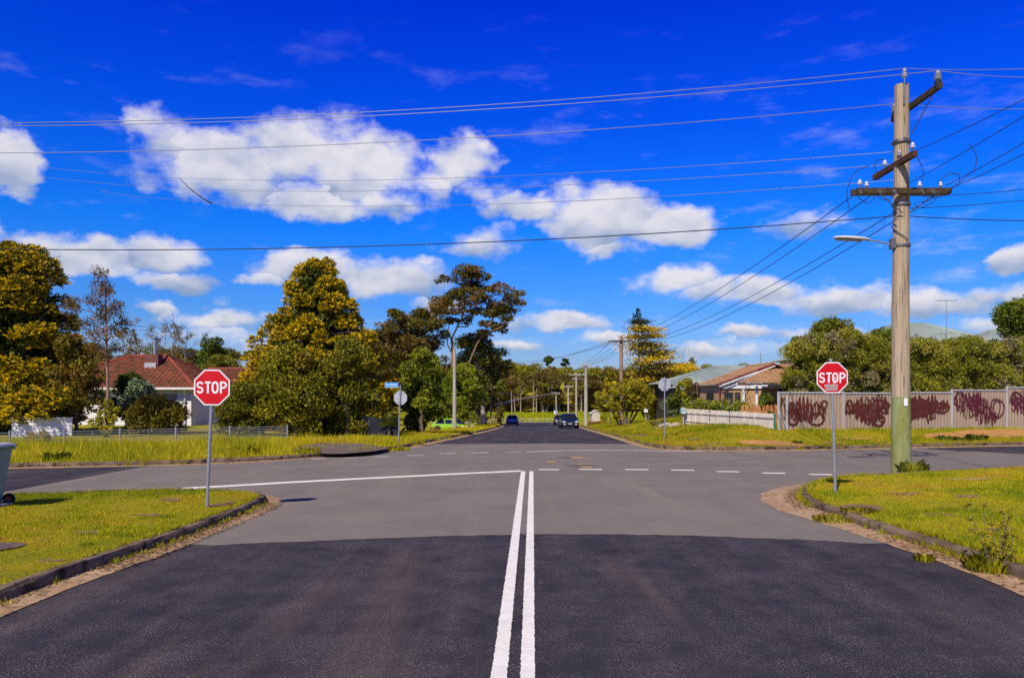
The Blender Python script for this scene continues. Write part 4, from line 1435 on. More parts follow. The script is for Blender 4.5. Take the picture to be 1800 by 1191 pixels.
# creeper along the white fence
r_ = np.random.RandomState(80)
cl = []
for i in range(34):
    u = r_.rand()
    px, Y = 1204 + 106 * u, 43.3 - 6.2 * u
    p = PX(px + r_.normal() * 2, 722 - 15 * r_.rand() * (1.2 - .5 * u), Y + .35)
    s = r_.uniform(.18, .32)
    cl.append((p.x, p.y, p.z, s * 1.2, s, s * .85))
plant('creeper', 'leafy creeper spilling over the white fence', 'creeper', 41, 1240, cl, dict(size=.14, asp=.55, pal=HEDGE[:2] + GREEN[1:4] + SILVER[1:2], cover=.9, gap=.3), r0=.05, seed=81)
r_ = np.random.RandomState(82)
plant('fern_shrub', 'shadowy feathery shrub under the tan house veranda', 'shrub', 36.8, 1345,
      dome_clumps(1322, 1372, 688, 745, 36.8, 18, r_, .4), dict(size=.20, asp=.22, pal=GREEN[:3] + DKGREEN[:1], cover=.6, gap=.3), r0=.04, seed=83)

# hedge behind the graffiti fence
r_ = np.random.RandomState(90)
hx0, hx1 = 12.7, 27.5
o = Vector((19, 38, .5))
t = thing('hedge', 'tall shaggy yellow green hedge above the graffiti fence', 'hedge', o)
cl = []
for i in range(820):
    x = r_.uniform(hx0, hx1)
    yb = 33.9 + .351 * (x - 11.15) + 1.0
    top = 4.70 + .14 * math.sin(x * 1.7) + .13 * math.sin(x * .9 + 1) - .9 * max(0, (13.2 - x)) + (.35 if x > 24 else 0)
    z = .6 + (top - .75) * r_.rand() ** .7
    s = r_.uniform(.26, .50)
    cl.append((x, yb + .1 + 1.3 * r_.rand() ** 1.5, min(z, top - s * .5), s * 1.1, s, s * .9))
V, C = clump_leaves(local(cl, o), .10, .46, [tuple(.82 * q for q in c) for c in HEDGE + HEDGE[:2]] + [(.34, .27, .18), (.09, .11, .006)], r_, .85, .40, gap=.4)
npmesh('foliage', V, quads(len(V)), LEAF, t, C)
mb = MB()
for i in range(70):
    x = r_.uniform(hx0, hx1)
    yb = 33.9 + .351 * (x - 11.15) + 1.6 + r_.uniform(-.3, .6)
    h = r_.uniform(3, 5.3)
    mb.tube(curve3((x - o.x, yb - o.y, -.3), (x - o.x + r_.normal() * .5, yb - o.y + r_.normal() * .3, h - .5), (.1, 0, 0), 5), [.035, .03, .025, .02, .012, .006], 5)
mb.build('stems', M_BARK, t)
for i, (x0, x1, y0, y1, Y, pal, lab, sz, gp_) in enumerate((
        (1386, 1530, 552, 690, 41, OLIVE[:2] + GREEN[1:4] + BRONZE[3:4], 'dark leafy tree over the left end of the tall hedge', .17, .4),
        (1505, 1600, 570, 690, 44, OLIVE[:1] + GREEN[:3], 'thin topped tree behind the power pole and hedge', .17, .5),
        (1716, 1880, 516, 690, 43, DKGREEN + GREEN[1:3], 'dark leafy tree over the right end of the tall hedge', .18, .35),
        (1640, 1700, 592, 690, 41, HEDGE, 'pale sprig topped bush in the hedge under the television aerial', .15, .6))):
    r_ = np.random.RandomState(95 + i)
    plant('leafy_tree', lab, 'tree', Y, (x0 + x1) / 2, dome_clumps(x0, x1, y0, y1, Y, 34, r_, .6), dict(size=sz, asp=.48, pal=pal, cover=.75, gap=gp_), r0=.14, seed=100 + i)

# weed by the kerb, tufts
r_ = np.random.RandomState(110)
wx, wy = gp(1752, 1004)
t = thing('weed', 'tall woody weed growing from the gutter edge of the near right lawn', 'weed', (wx, wy, .02))
mb = MB()
cl = []
for i in range(9):
    a = r_.uniform(0, 2 * PI)
    h = r_.uniform(.38, .75)
    tip = Vector((math.cos(a) * h * .42, math.sin(a) * h * .42, h))
    pts_ = curve3((r_.normal() * .03, r_.normal() * .03, -.02), tip, (math.cos(a) * .03, math.sin(a) * .03, 0), 5)
    mb.tube(pts_, [.007, .006, .006, .005, .004, .003], 5)
    for j in range(2, 6):
        cl.append((*(pts_[j] + Vector((r_.normal() * .03, r_.normal() * .03, .01))), .05, .05, .035))
mb.build('stem', mat('weed_stem', (.13, .09, .05), (.2, .14, .08), 20, .9), t)
V, C = clump_leaves(cl, .04, .35, YGREEN[1:] + [(.30, .24, .03)], r_, .55, .2)
npmesh('leaves', V, quads(len(V)), LEAF, t, C)
TP = [(.44, .42, .012), (.56, .50, .015), (.34, .37, .010), (.60, .48, .05)]
tuft(420, *gp(1745, 1004), .28, .22, .007, TP, 'grass_tuft', 'leafy green tuft at the foot of the tall weed', 'grass tuft')
tuft(420, *gp(1470, 916), .36, .13, .007, TP, 'grass_tuft', 'weedy tuft spilling over the broken kerb near the right stop sign', 'grass tuft')
tuft(300, *gp(1510, 914), .28, .12, .007, TP, 'grass_tuft', 'weedy tuft where the right kerb begins again', 'grass tuft')
tuft(160, *gp(1625, 985), .11, .10, .006, TP, 'grass_tuft', 'little weed in the joint of the right kerb', 'grass tuft')
tuft(620, 10.14, 20.14, .28, .42, .007, [(.34, .42, .02), (.46, .50, .03), (.56, .54, .06)], 'grass_tuft', 'tall bright tuft at the foot of the big power pole', 'grass tuft', .7)
tuft(150, *gp(540, 803), .5, .28, .03, TP, 'grass_tuft', 'weeds over the broken kerb by the brown pad', 'grass tuft')
tuft(150, *gp(700, 791.5), .4, .22, .03, TP, 'grass_tuft', 'weeds in the kerb gap under the left stop sign back', 'grass tuft')
for px, py, h, lab in ((1662, 774, .3, 'first dark weed clump on the orange earth, right of the power pole'), (1690, 774.5, .24, 'middle dark weed clump on the orange earth'), (1716, 772, .32, 'last dark weed clump on the orange earth')):
    tuft(190, *gv(px, py), .42, h, .04, [(.10, .15, .015), (.14, .20, .02), (.2, .24, .03)], 'weed_clump', lab, 'weed')
tuft(120, *gv(1402, 779), .2, .16, .03, [(.10, .15, .015), (.14, .20, .02)], 'weed_clump', 'small dark weed on the orange strip near the white fence', 'weed')
tuft(200, *gv(96, 808), .42, .34, .03, [(.06, .10, .012), (.09, .13, .015)], 'weed_clump', 'dark green weed clump in the long grass of the left verge', 'weed')
tuft(160, *gp(430, 806), .4, .45, .03, TP, 'grass_tuft', 'tall grass clump hanging over the far kerb by the left stop sign', 'grass tuft')
tuft(90, PX(763, 758, 57).x, 57, .35, .55, .04, [(.45, .26, .06), (.40, .28, .05)], 'grass_tuft', 'dry orange grass spikes in front of the lime green car', 'grass tuft', .25)
tuft(260, *gv(1160, 748), .5, .45, .04, [(.42, .33, .20), (.36, .30, .12), (.30, .27, .06)], 'grass_tuft', 'pale dry clumping grass behind the right stop sign back', 'grass tuft')

# ------------------------------------------------------------------ the wood beyond the field
r_ = np.random.RandomState(120)
FOR = [(.13, .085, .016), (.18, .12, .016), (.10, .075, .012), (.20, .145, .014), (.09, .085, .010), (.24, .17, .03)]
FORG = [(.27, .27, .010), (.19, .20, .010), (.34, .31, .012)]
tp, ty = [-500, 0, 150, 230, 340, 410, 650, 820, 860, 900, 960, 1000, 1040, 1100, 1200, 1320, 1400, 1600, 1800, 2300], [605, 605, 600, 606, 606, 610, 622, 625, 622, 636, 640, 643, 645, 642, 640, 637, 640, 610, 600, 600]
cl1, mbw = [], MB()
for row, (Y, drop, n) in enumerate(((216, 14, 70), (232, 6, 64), (256, 0, 60))):
    for i in range(n):
        px = -320 + 2500 * (i + r_.rand()) / n
        yt = np.interp(px, tp, ty) + drop * r_.uniform(.2, 1.2) + r_.normal() * 4
        p = PX(px, yt, Y + r_.normal() * 4)
        zg = float(road_z(p.y)) + .1
        h = p.z - zg
        for j in range(7):
            t_ = r_.rand()
            s = r_.uniform(1.3, 2.4)
            cl1.append((p.x + r_.normal() * 1.7, p.y + r_.normal() * 1.3, zg + h * (.34 + .62 * t_) - s * .4, s * 1.1, s, s * .8))
        if row == 0:
            for j in range(6):
                s = r_.uniform(1.2, 2.0)
                cl1.append((p.x + r_.normal() * 3, p.y + r_.uniform(5, 14), zg + r_.uniform(.4, 4.5), s * 1.7, s, s))
        for j in range(2 if row == 0 else 1):
            x = p.x + r_.normal() * 1.6
            if r_.rand() < .45: mbw.tube([(x, p.y, zg - .3), (x + r_.normal() * .3, p.y, zg + h * .4), (x + r_.normal() * .8, p.y, zg + h * .8)], [.2, .16, .08], 5)
V, C = clump_leaves(cl1, .66, .52, FOR, r_, .85, .4)
forest = npmesh('forest', V, quads(len(V)), LEAF, None, C)
tag(forest, 'brown olive wood beyond the green field, reading as one mass', 'forest', kind='stuff')
wd = mbw.build('forest_trunks', M_PALE, forest)
cl2 = []
for i in range(120):
    px = r_.uniform(850, 1230) if i < 70 else r_.uniform(-200, 2100)
    Y = 246
    p = PX(px, np.interp(px, tp, ty) + 6 + r_.uniform(0, 16), Y + r_.normal() * 8)
    s = r_.uniform(1.2, 2.2)
    cl2.append((p.x, p.y, p.z, s * 1.2, s, s * .8))
V, C = clump_leaves(cl2, .6, .5, FORG, r_, .8, .4)
fg = npmesh('yellow_green_crowns', V, quads(len(V)), LEAF, forest, C)
for px, py, w, lab in ((964, 632, 13, 'dark umbrella topped tree standing above the wood, left of the pair'), (992, 635, 11, 'dark umbrella topped tree standing above the wood, right of the pair'), (1216, 633, 11, 'wispy pale green tree above the roofs near the tiered conifer')):
    r_ = np.random.RandomState(130 + px)
    Y = 262
    C_ = dome_clumps(px - w, px + w, py - 8, py + 12, Y, 14, r_, .8)
    pal = DKGREEN[:2] if px < 1100 else SILVER[:2]
    plant('umbrella_tree' if px < 1100 else 'wispy_tree', lab, 'tree', Y, px, C_, dict(size=.6, asp=.5, pal=pal, cover=1 if px < 1100 else .5), r0=.3, seed=px)
# pale gums at the edge of the field
r_ = np.random.RandomState(140)
GX = [900, 905.5, 915, 938, 943, 956.5, 962, 1022, 874]
for i, px in enumerate(GX):
    Y = 211 - r_.rand() * 3
    lean = .9 if i == 6 else r_.normal() * .15
    b = PX(px - (3 if i == 6 else 0), 730, Y)
    zg = gz(b.x, Y)
    t = thing('pale_gum', 'slim pale trunked gum at the far edge of the field' if i != 6 else 'leaning pale trunked gum at the far edge of the field', 'tree', (b.x, Y, zg - .1), 0, 'pale trunked gums at the field edge')
    h = r_.uniform(8, 11)
    tips = [(lean * 2 + r_.normal() * 1.2, r_.normal() * .9, h * r_.uniform(.68, 1)) for _ in range(7)]
    wood(t, [(0, 0, 0), (lean, 0, h * .3), (lean * 1.6, 0, h * .6), (lean * 2, 0, h * .8)], .17, tips, M_PALE, r_, 'trunk', .35, 6, .05)
    V, C = clump_leaves([(x, y, z, r_.uniform(.8, 1.3), .9, .7) for x, y, z in tips], .5, .45, FOR + FORG[:1], r_, .6, .3)
    npmesh('crown', V, quads(len(V)), LEAF, t, C)
# ================================================================== signs
M_GALV = mat('galvanised', (.42, .44, .46), (.33, .35, .37), 18, .45, metal=.6, spec=.5)
M_ALU = mat('sign_back', (.52, .52, .53), (.44, .44, .46), 6, .5, metal=.35)
M_SRED = mat('sign_red', (.62, .004, .008), (.52, .004, .008), 5, .35, spec=.4, c3=(.45, .01, .012), s3=14, lo3=.6, hi3=.8)
M_SWHITE = mat('sign_white', (.82, .83, .83), (.74, .75, .76), 7, .4)
M_STICK = mat('sticker_grey', (.45, .43, .42), (.36, .34, .33), 30, .6)
M_INK = mat('ink_grey', (.22, .20, .20), None, rough=.7)


def arc(cx, cy, rx, ry, a0, a1, n=14):
    return [(cx + rx * math.cos(math.radians(a0 + (a1 - a0) * i / n)), cy + ry * math.sin(math.radians(a0 + (a1 - a0) * i / n))) for i in range(n + 1)]


def letter(ch, x, z, w, h, t, mb, y0, y1):
    a, b = w - t, h - t
    X, Z = x + t / 2, z + t / 2
    if ch == 'S':
        p = arc(.5, .745, .5, .255, 15, 270, 18) + arc(.5, .245, .5, .245, 90, -165, 18)[1:]
        mb.stroke([(X + u * a, Z + v * b) for u, v in p], t, y0, y1)
    elif ch == 'T':
        mb.stroke([(x, Z + b), (x + w, Z + b)], t, y0, y1)
        mb.stroke([(x + w / 2, z), (x + w / 2, z + h - t)], t, y0, y1)
    elif ch == 'O':
        p = []
        for i in range(33):
            q = 2 * PI * i / 32
            cs, sn = math.cos(q), math.sin(q)
            p.append((.5 + .5 * math.copysign(abs(cs) ** .75, cs), .5 + .5 * math.copysign(abs(sn) ** .75, sn)))
        p[-1] = p[0]
        mb.stroke([(X + u * a, Z + v * b) for u, v in p], t, y0, y1)
    elif ch == 'P':
        p = [(0, -t / 2 / b), (0, 1), (.45, 1)] + arc(.5, .735, .5, .265, 90, -90, 12) + [(.45, .47), (t / 2 / a + .02, .47)]
        mb.stroke([(X + u * a, Z + v * b) for u, v in p], t, y0, y1)


def octagon(r, rot=0.0):
    R = r / math.cos(PI / 8)
    return [(R * math.cos(PI / 8 + i * PI / 4 + rot), R * math.sin(PI / 8 + i * PI / 4 + rot)) for i in range(8)]


def stop_sign(label, px, py, Y, dx_top, cz, w=.6, rz=0.0, rot=0.0, cap=True, worn=False, extra=0.0):
    x = (px - CX) * Y / F
    z = gz(x, Y)
    t = thing('stop_sign', label, 'stop sign', (x, Y, z - .02), rz, 'stop signs on the four corners')
    s = -1 if abs(rz) > 2 else 1
    dx = dx_top * s
    top = cz + w / 2 + (.045 if cap else -.02) + extra
    MB().tube([(0, .036, -.1), (dx * .5, .036, top * .5), (dx * top / cz, .036, top)], .0275, 12).build('post', M_GALV, t, True)
    if cap:
        MB().lathe([(.001, top + .02), (.03, top + .016), (.033, top), (.033, top - .02)], (dx * top / cz, .036, 0)).build('post_cap', M_GALV, t, True)
    oct_ = lambda r: [(dx + a, cz + b) for a, b in octagon(r, rot)]
    pl = MB().prism(oct_(w / 2), 0, .004).build('plate', M_ALU, t)
    MB().prism(oct_(w / 2), -.0022, -.0004).build('border', M_SWHITE, pl)
    MB().prism(oct_(w / 2 - .022), -.0042, -.0026).build('red_face', M_SRED, pl)
    k = w / .6
    mb = MB()
    for ch, x0, x1 in (('S', -.256, -.140), ('T', -.118, -.014), ('O', -.004, .116), ('P', .138, .255)):
        letter(ch, dx + x0 * k, cz - .1 * k, (x1 - x0) * k, .2 * k, .031 * k, mb, -.0064, -.0046)
    mb.build('lettering', M_SWHITE, pl)
    for bz in (-.17, .17):
        m2 = MB().box(dx * (cz + bz) / cz - .11, dx * (cz + bz) / cz + .11, .0055, .010, cz + bz - .018, cz + bz + .018)
        m2.lathe([(.033, cz + bz - .02), (.033, cz + bz + .02)], (dx * (cz + bz) / cz, .036, 0), seg=14)
        m2.build('bracket', M_GALV, t)
    if worn:
        st = MB().box(dx - .15, dx + .108, -.0054, -.0046, cz - .183, cz - .131).build('sticker', M_STICK, pl)
        st2 = MB().box(dx - .13, dx + .10, -.0054, -.0046, cz - .246, cz - .198).build('sticker', M_STICK, pl)
        for st_, zz, xa, xb in ((st, -.157, -.13, .09), (st2, -.222, -.11, .08)):
            m3 = MB()
            xx = xa
            while xx < xb:
                l = random.uniform(.008, .022)
                m3.box(dx + xx, dx + xx + l, -.0064, -.0056, cz + zz - .007, cz + zz + .007)
                xx += l + .006
            m3.build('sticker_print', M_INK, st_)
        m4 = MB()
        m4.stroke([(dx + .018, cz - .125), (dx + .045, cz - .08), (dx + .052, cz - .02), (dx + .048, cz + .02)], .016, -.0078, -.007)
        m4.build('paint_scratch', M_SWHITE, pl)
        m4 = MB()
        m4.stroke([(dx - .085, cz - .07), (dx - .078, cz + .0)], .014, -.0078, -.007)
        m4.build('paint_scratch', M_SWHITE, pl)
    return t


stop_sign('red stop sign on a leaning post in the lawn near the rubbish bin', 362, 892, 13.36, .10, 2.03, rot=-.015, cap=False)
stop_sign('red stop sign with two grey stickers on a grey post before the graffiti fence', 1470, 865, 15.35, -.078, 2.24, rot=.012, worn=True)
tb = stop_sign('bare back of a stop sign under a blue street name blade', 701, 778, 31.2, .07, 1.83, w=.53, rz=PI - .2, cap=False, extra=.24)
stop_sign('bare back of a stop sign beside the white fence, far right corner', 1168, 770, 34.8, 0.0, 2.40, w=.54, rz=PI + .05, rot=.02)
# street name blade fixed on the same post
zb_ = 2.36
nb = MB().box(.0, .56, .026, .046, zb_ - .10, zb_ + .07).build('name_blade', mat('blade_blue', (.03, .25, .75), (.04, .30, .80), 5, .4), tb)
mb = MB()
for i, hgt in enumerate((.07, .09, .07, .09, .06, .09, .07, .0, .09, .08)):
    if not hgt:
        mb.build('lettering', M_SWHITE, nb)
        mb = MB()
    if hgt:
        mb.box(.07 + i * .045, .07 + i * .045 + .020, .0468, .0482, zb_ - .055, zb_ - .055 + hgt)
mb.build('lettering', M_SWHITE, nb)
MB().box(.0, .56, .0262, .0492, zb_ - .130, zb_ - .103).build('blade_rail', M_ALU, nb)

# ================================================================== poles and wires
M_TIMB = mat('weathered_timber', (.38, .29, .19), (.51, .405, .275), 3, .9, bump=.8, bscale=12, stretch=(9, 9, .17), c3=(.10, .07, .05), s3=4, lo3=.57, hi3=.66)
M_TIMBG = mat('grey_timber', (.36, .33, .27), (.44, .40, .32), 3, .9, bump=.4, bscale=12, stretch=(6, 6, .35), c3=(.22, .19, .15), s3=8, lo3=.58, hi3=.72)
M_TIMBR = mat('brown_timber', (.28, .18, .11), (.36, .24, .15), 3, .9, bump=.4, bscale=12, stretch=(6, 6, .35), c3=(.15, .10, .07), s3=8, lo3=.55, hi3=.72)
M_GPAINT = mat('green_base_paint', (.23, .235, .06), (.27, .32, .14), 1.3, .85, bump=.5, bscale=14, stretch=(3, 3, .8), c3=(.17, .12, .05), s3=5, lo3=.56, hi3=.7)
M_ARM = mat('dark_arm_timber', (.05, .033, .018), (.085, .055, .03), 5, .9, bump=.5, bscale=20, c3=(.03, .02, .012), s3=12)
M_ARMR = mat('red_arm_timber', (.11, .048, .024), (.075, .036, .02), 5, .9, bump=.5, bscale=20)
M_BLACK = mat('black_polymer', (.02, .02, .022), None, rough=.6)
M_PORC = mat('white_porcelain', (.80, .80, .80), (.72, .72, .73), 9, .2, spec=.5)
M_GPORC = mat('grey_porcelain', (.42, .44, .46), (.36, .38, .40), 9, .3, spec=.5)
M_STEEL = mat('dull_steel', (.16, .16, .165), (.22, .21, .20), 12, .5, metal=.7)
M_CABLE = mat('cable_black', (.025, .025, .028), None, rough=.6)
M_WIRE = mat('bare_wire', (.30, .31, .33), None, rough=.45, metal=.5)

Yp = 20.5
bx, bz = (1584 - CX) * Yp / F, gz((1584 - CX) * Yp / F, Yp)
PO = Vector((bx, Yp, bz))
pole = thing('power_pole', 'big weathered timber power pole with green painted foot and street light', 'power pole', PO)


def L(px, py, Y=Yp):
    return PX(px, py, Y) - PO


ztop = L(1584, 150).z


def shaft(z0, z1, r0, r1, m, name, wob=.006, par=pole):
    mb = MB()
    n = 22
    r = np.random.RandomState(3)
    rings = []
    for i in range(n + 1):
        z = z0 + (z1 - z0) * i / n
        rr = r0 + (r1 - r0) * i / n
        rings.append([((rr + r.normal() * wob * .6) * math.cos(2 * PI * k / 20) - .012 * math.sin(z * .5), (rr + r.normal() * wob * .6) * math.sin(2 * PI * k / 20), z) for k in range(20)])
    mb.loft(rings)
    return mb.build(name, m, par, True)


shaft(1.83, ztop, .226, .172, M_TIMB, 'shaft')
shaft(-.4, 1.83, .246, .230, M_GPAINT, 'painted_foot')
MB().box(-.045, .045, -.252, -.236, 1.60, 1.80).build('pole_tag', M_SWHITE, pole)
mb = MB()
for z in (L(0, 432).z, L(0, 360).z, L(0, 250).z):
    MB().lathe([(.226, z - .03), (.232, z - .03), (.232, z + .03), (.226, z + .03)], seg=20).build('strap', M_STEEL, pole, True)


def insulator(p, name, m, h, r, fins=3, cap_m=None):
    h, r = h * .88, r * .86
    prof = [(.001, 0), (r * .45, 0), (r * .45, h * .12)]
    for i in range(fins):
        z0 = h * (.15 + .75 * i / fins)
        dz = h * .75 / fins
        rr = r * (1 - .18 * i / max(1, fins - 1))
        prof += [(rr * .55, z0), (rr, z0 + dz * .25), (rr, z0 + dz * .5), (rr * .55, z0 + dz * .8)]
    prof += [(r * .5, h * .93), (r * .45, h), (.001, h)]
    return MB().lathe(prof, p, seg=14).build(name, m, pole, True)


# top pin insulator
p = L(1590, 150, 20.25)
MB().tube([(p.x, p.y + .03, p.z - .45), (p.x, p.y, p.z + .2)], .02, 8).build('pin', M_STEEL, pole, True)
insulator((p.x, p.y, p.z + .16), 'insulator', M_GPORC, .30, .085, 3)
TOPW = PO + Vector((p.x, p.y, p.z + .43))
# upper crossarm, reaching towards the viewer and back over the pole
ya, yb = 19.05, 21.45
ax = L(1600, 190).x
za = L(0, 188).z
MB().obox((ax, ya - Yp, za), (ax, yb - Yp, za), .11, .13).build('upper_crossarm', M_ARM, pole)
MB().tube([(ax + .07, -.95, za - .06), (.2, -.12, za - .75)], .015, 6).build('arm_brace', M_STEEL, pole)
INS = {}
for nm, yy in (('near', ya + .12), ('back', yb - .1)):
    q = (ax, yy - Yp, za + .02)
    MB().lathe([(.001, 0), (.075, 0), (.075, .15), (.001, .15)], (q[0], q[1], q[2] - .03), seg=12).build('insulator_base', M_BLACK, pole, True)
    insulator((q[0], q[1], q[2] + .12), 'insulator', M_GPORC, .27, .10, 4)
    INS[nm] = PO + Vector((q[0], q[1], q[2] + .37))
# slanting looking middle arm
MB().obox((-.115, 19.55 - Yp, L(0, 289).z), (-.115, 21.75 - Yp, L(0, 289).z), .12, .14).build('middle_crossarm', M_ARMR, pole)
zm = L(0, 289).z + .07
for yy, m in ((19.68, M_PORC), (20.35, M_GPORC), (21.15, M_PORC)):
    MB().tube([(-.115, yy - Yp, zm - .02), (-.115, yy - Yp, zm + .10)], .015, 6).build('pin', M_STEEL, pole)
    insulator((-.115, yy - Yp, zm + .08), 'insulator', m, .17, .075, 2)
INS['mid'] = PO + Vector((-.115, 19.68 - Yp, zm + .2))
# lower double arm across the road
zl = L(0, 336).z
xl0, xl1 = L(1497, 0).x, L(1675, 0).x
MB().obox((xl0, -.30, zl - .07), (xl1 - .22, -.30, zl - .07), .11, .14).build('lower_crossarm', M_ARM, pole)
MB().obox((xl0 + .12, .30, zl + .04), (xl1 + .02, .30, zl + .04), .11, .15).build('lower_crossarm', M_ARM, pole)
mb = MB()
for s in (-1, 1):
    mb.tube([(s * .75, -.36, zl - .12), (s * .08, -.25, zl - .62)], .016, 6)
mb.build('arm_brace', M_STEEL, pole)
for xx, yy, z_ in ((xl0 + .08, -.30, zl), (xl0 + .52, .30, zl + .115), (xl1 - .70, .30, zl + .115), (xl1 - .16, .30, zl + .115)):
    MB().tube([(xx, yy, z_ - .02), (xx, yy, z_ + .10)], .014, 6).build('pin', M_STEEL, pole)
    insulator((xx, yy, z_ + .07), 'insulator', M_PORC, .16, .07, 2)
mb = MB()
for xx in (xl0 + .06, xl0 + .55, -.35, .35, xl1 - .72):
    mb.tube([(xx, -.37, zl - .09), (xx - .02, -.44, zl - .16), (xx - .02, -.5, zl - .17)], [.045, .05, .03], 8)
mb.build('strain_shackle', M_STEEL, pole, True)
# jumpers
for pts_ in (([L(1482, 375), L(1478, 345), L(1490, 312), L(1515, 299)]), ([L(1535, 325), L(1526, 300), L(1530, 290), L(1545, 288)]), ([L(1496, 352), L(1515, 364), L(1528, 348)]), ([L(1530, 353), L(1550, 358), L(1562, 345)]), ([L(1598, 280), L(1610, 310), L(1606, 325)]),
             ([L(1600, 362), L(1622, 358), L(1632, 345)]), ([L(1610, 352), L(1640, 352), L(1675, 325), L(1690, 312)]), ([L(1596, 362), L(1602, 372), L(1628, 360), L(1634, 345)]), ([L(1636, 328), L(1652, 314), L(1670, 314), L(1672, 328)]), ([L(1690, 262), L(1702, 285), L(1696, 312)])):
    P_ = []
    n = len(pts_)
    for i in range(n - 1):
        for k in range(6):
            t_ = k / 6
            a_, b_, c_, d_ = pts_[max(i - 1, 0)], pts_[i], pts_[i + 1], pts_[min(i + 2, n - 1)]
            P_.append(.5 * ((2 * b_) + (c_ - a_) * t_ + (2 * a_ - 5 * b_ + 4 * c_ - d_) * t_ ** 2 + (3 * b_ - a_ - 3 * c_ + d_) * t_ ** 3))
    P_.append(pts_[-1])
    P_ = [q + Vector((0, -.38, 0)) for q in P_]
    MB().tube(P_, .010, 5).build('jumper_cable', M_CABLE, pole)
mb = MB()
for i in range(10):
    a = PI * .9 + i * .22
    z = L(0, 395 + i * 3.0).z
    mb.tube([(.235 * math.cos(a), .235 * math.sin(a), z), (.235 * math.cos(a + .22), .235 * math.sin(a + .22), z - .045)], .011, 5)
mb.build('bound_cable', M_CABLE, pole)
# street light
arm = [L(1570, 432), L(1556, 427), L(1540, 423.5), L(1522, 422)]
lt = MB().tube(arm, .022, 8).build('light_arm', M_GALV, pole, True)
hd = MB()
h0, h1 = L(1527, 421), L(1465, 418)
rings = []
for t_, w, hh in ((0, .05, .035), (.12, .10, .06), (.35, .13, .075), (.7, .14, .07), (.93, .12, .05), (1, .05, .02)):
    c = h0.lerp(h1, t_)
    rings.append([(c.x, c.y + w * math.cos(a), c.z + hh * math.sin(a) * (1.0 if math.sin(a) > 0 else .45)) for a in [2 * PI * k / 14 for k in range(14)]])
hd.loft(rings).build('light_head', mat('lamp_grey', (.55, .55, .56), (.48, .48, .5), 9, .5), lt, True)
c0, c1 = h0.lerp(h1, .25), h0.lerp(h1, .92)
MB().loft([[(c.x, c.y + .10 * math.cos(a), c.z - .032 + .028 * min(0, math.sin(a))) for a in [2 * PI * k / 12 for k in range(12)]] for c in (c0, c0.lerp(c1, .5), c1)]).build('lens', mat('lamp_lens', (.35, .32, .24), None, rough=.3), lt, True)
MB().box(-.30, -.18, -.12, .05, L(0, 438).z, L(0, 420).z, .01).build('light_bracket', M_STEEL, pole)


def cable(name, label, P0, P1, sag, r, m=M_WIRE, group=None, n=40):
    P0, P1 = Vector(P0), Vector(P1)
    pts_ = []
    for i in range(n + 1):
        t_ = i / n
        p_ = P0.lerp(P1, t_)
        p_.z -= 4 * sag * t_ * (1 - t_)
        pts_.append(p_ - P0)
    o = MB().tube(pts_, r, 6).build(name, m, None, True, P0)
    return tag(o, label, 'wire', group)


def cable_thru(name, label, P0, px, py, Y, stretch, sag, r, **kw):
    """a wire from P0 that passes a surveyed point and carries on to the next pole, sagging on the way"""
    P0 = Vector(P0)
    Q = PX(px, py, Y)
    t_ = 1 / stretch
    Q.z += 4 * sag * t_ * (1 - t_)
    return cable(name, label, P0, P0 + (Q - P0) * stretch, sag, r, **kw)


cable_thru('power_wire', 'topmost bare wire running left from the pin on top of the big pole', TOPW, 0, 216, 22.3, 1.8, 1.0, .0105)
cable_thru('power_wire', 'bare wire running left from the near end of the upper crossarm', INS['near'], 0, 221.5, 21.6, 1.8, 1.0, .0105)
cable_thru('power_wire', 'third bare wire running left, from the back end of the upper crossarm', INS['back'], 0, 269, 23.0, 1.8, .95, .0105)
cable_thru('power_wire', 'topmost bare wire running right from the top of the big pole', TOPW, 1800, 121, 20.0, 4, .5, .009)
cable_thru('power_wire', 'bare wire running right from the near end of the upper crossarm', INS['near'], 1800, 136, 19.0, 4, .5, .009)
cable_thru('power_wire', 'bare wire running right from the back end of the upper crossarm', INS['back'], 1800, 192, 21.0, 4, .5, .009)
cable_thru('phone_cable', 'dark low cable sagging left across the whole street from the big pole', PX(1568, 380, 20.3), 0, 437.5, 22.2, 1.7, .85, .013, m=M_CABLE)
cable_thru('phone_cable', 'dark low cable running right from the big pole', PX(1600, 380, 20.3), 1800, 388, 20.3, 4, .3, .012, m=M_CABLE)
for (x0, y0, x1, y1), lab in (((1581, 266, 315, 313), 'thin high wire crossing the large cloud, highest of three'), ((1581, 288, 315, 331), 'thin wire crossing the large cloud, middle of three'), ((1581, 316, 400, 357), 'thin wire crossing the large cloud, lowest of three')):
    cable_thru('service_wire', lab, PX(x0, y0, 20.6), x1, y1, 40, 1.45, .8, .0085, group='thin wires over the street')
lw = MB().tube(curve3((0, 0, 0), PX(373, 358, 40) - PX(315, 313, 40), (0, 0, -.12), 10), [.016 + .002 * i for i in range(11)], 6).build('loose_wire', M_CABLE, None, True, PX(315, 313, 40))
tag(lw, 'short dark loose end of cable hanging against the large cloud', 'wire')

# next pole along the far road
P2 = PX(1092, 595, 75)


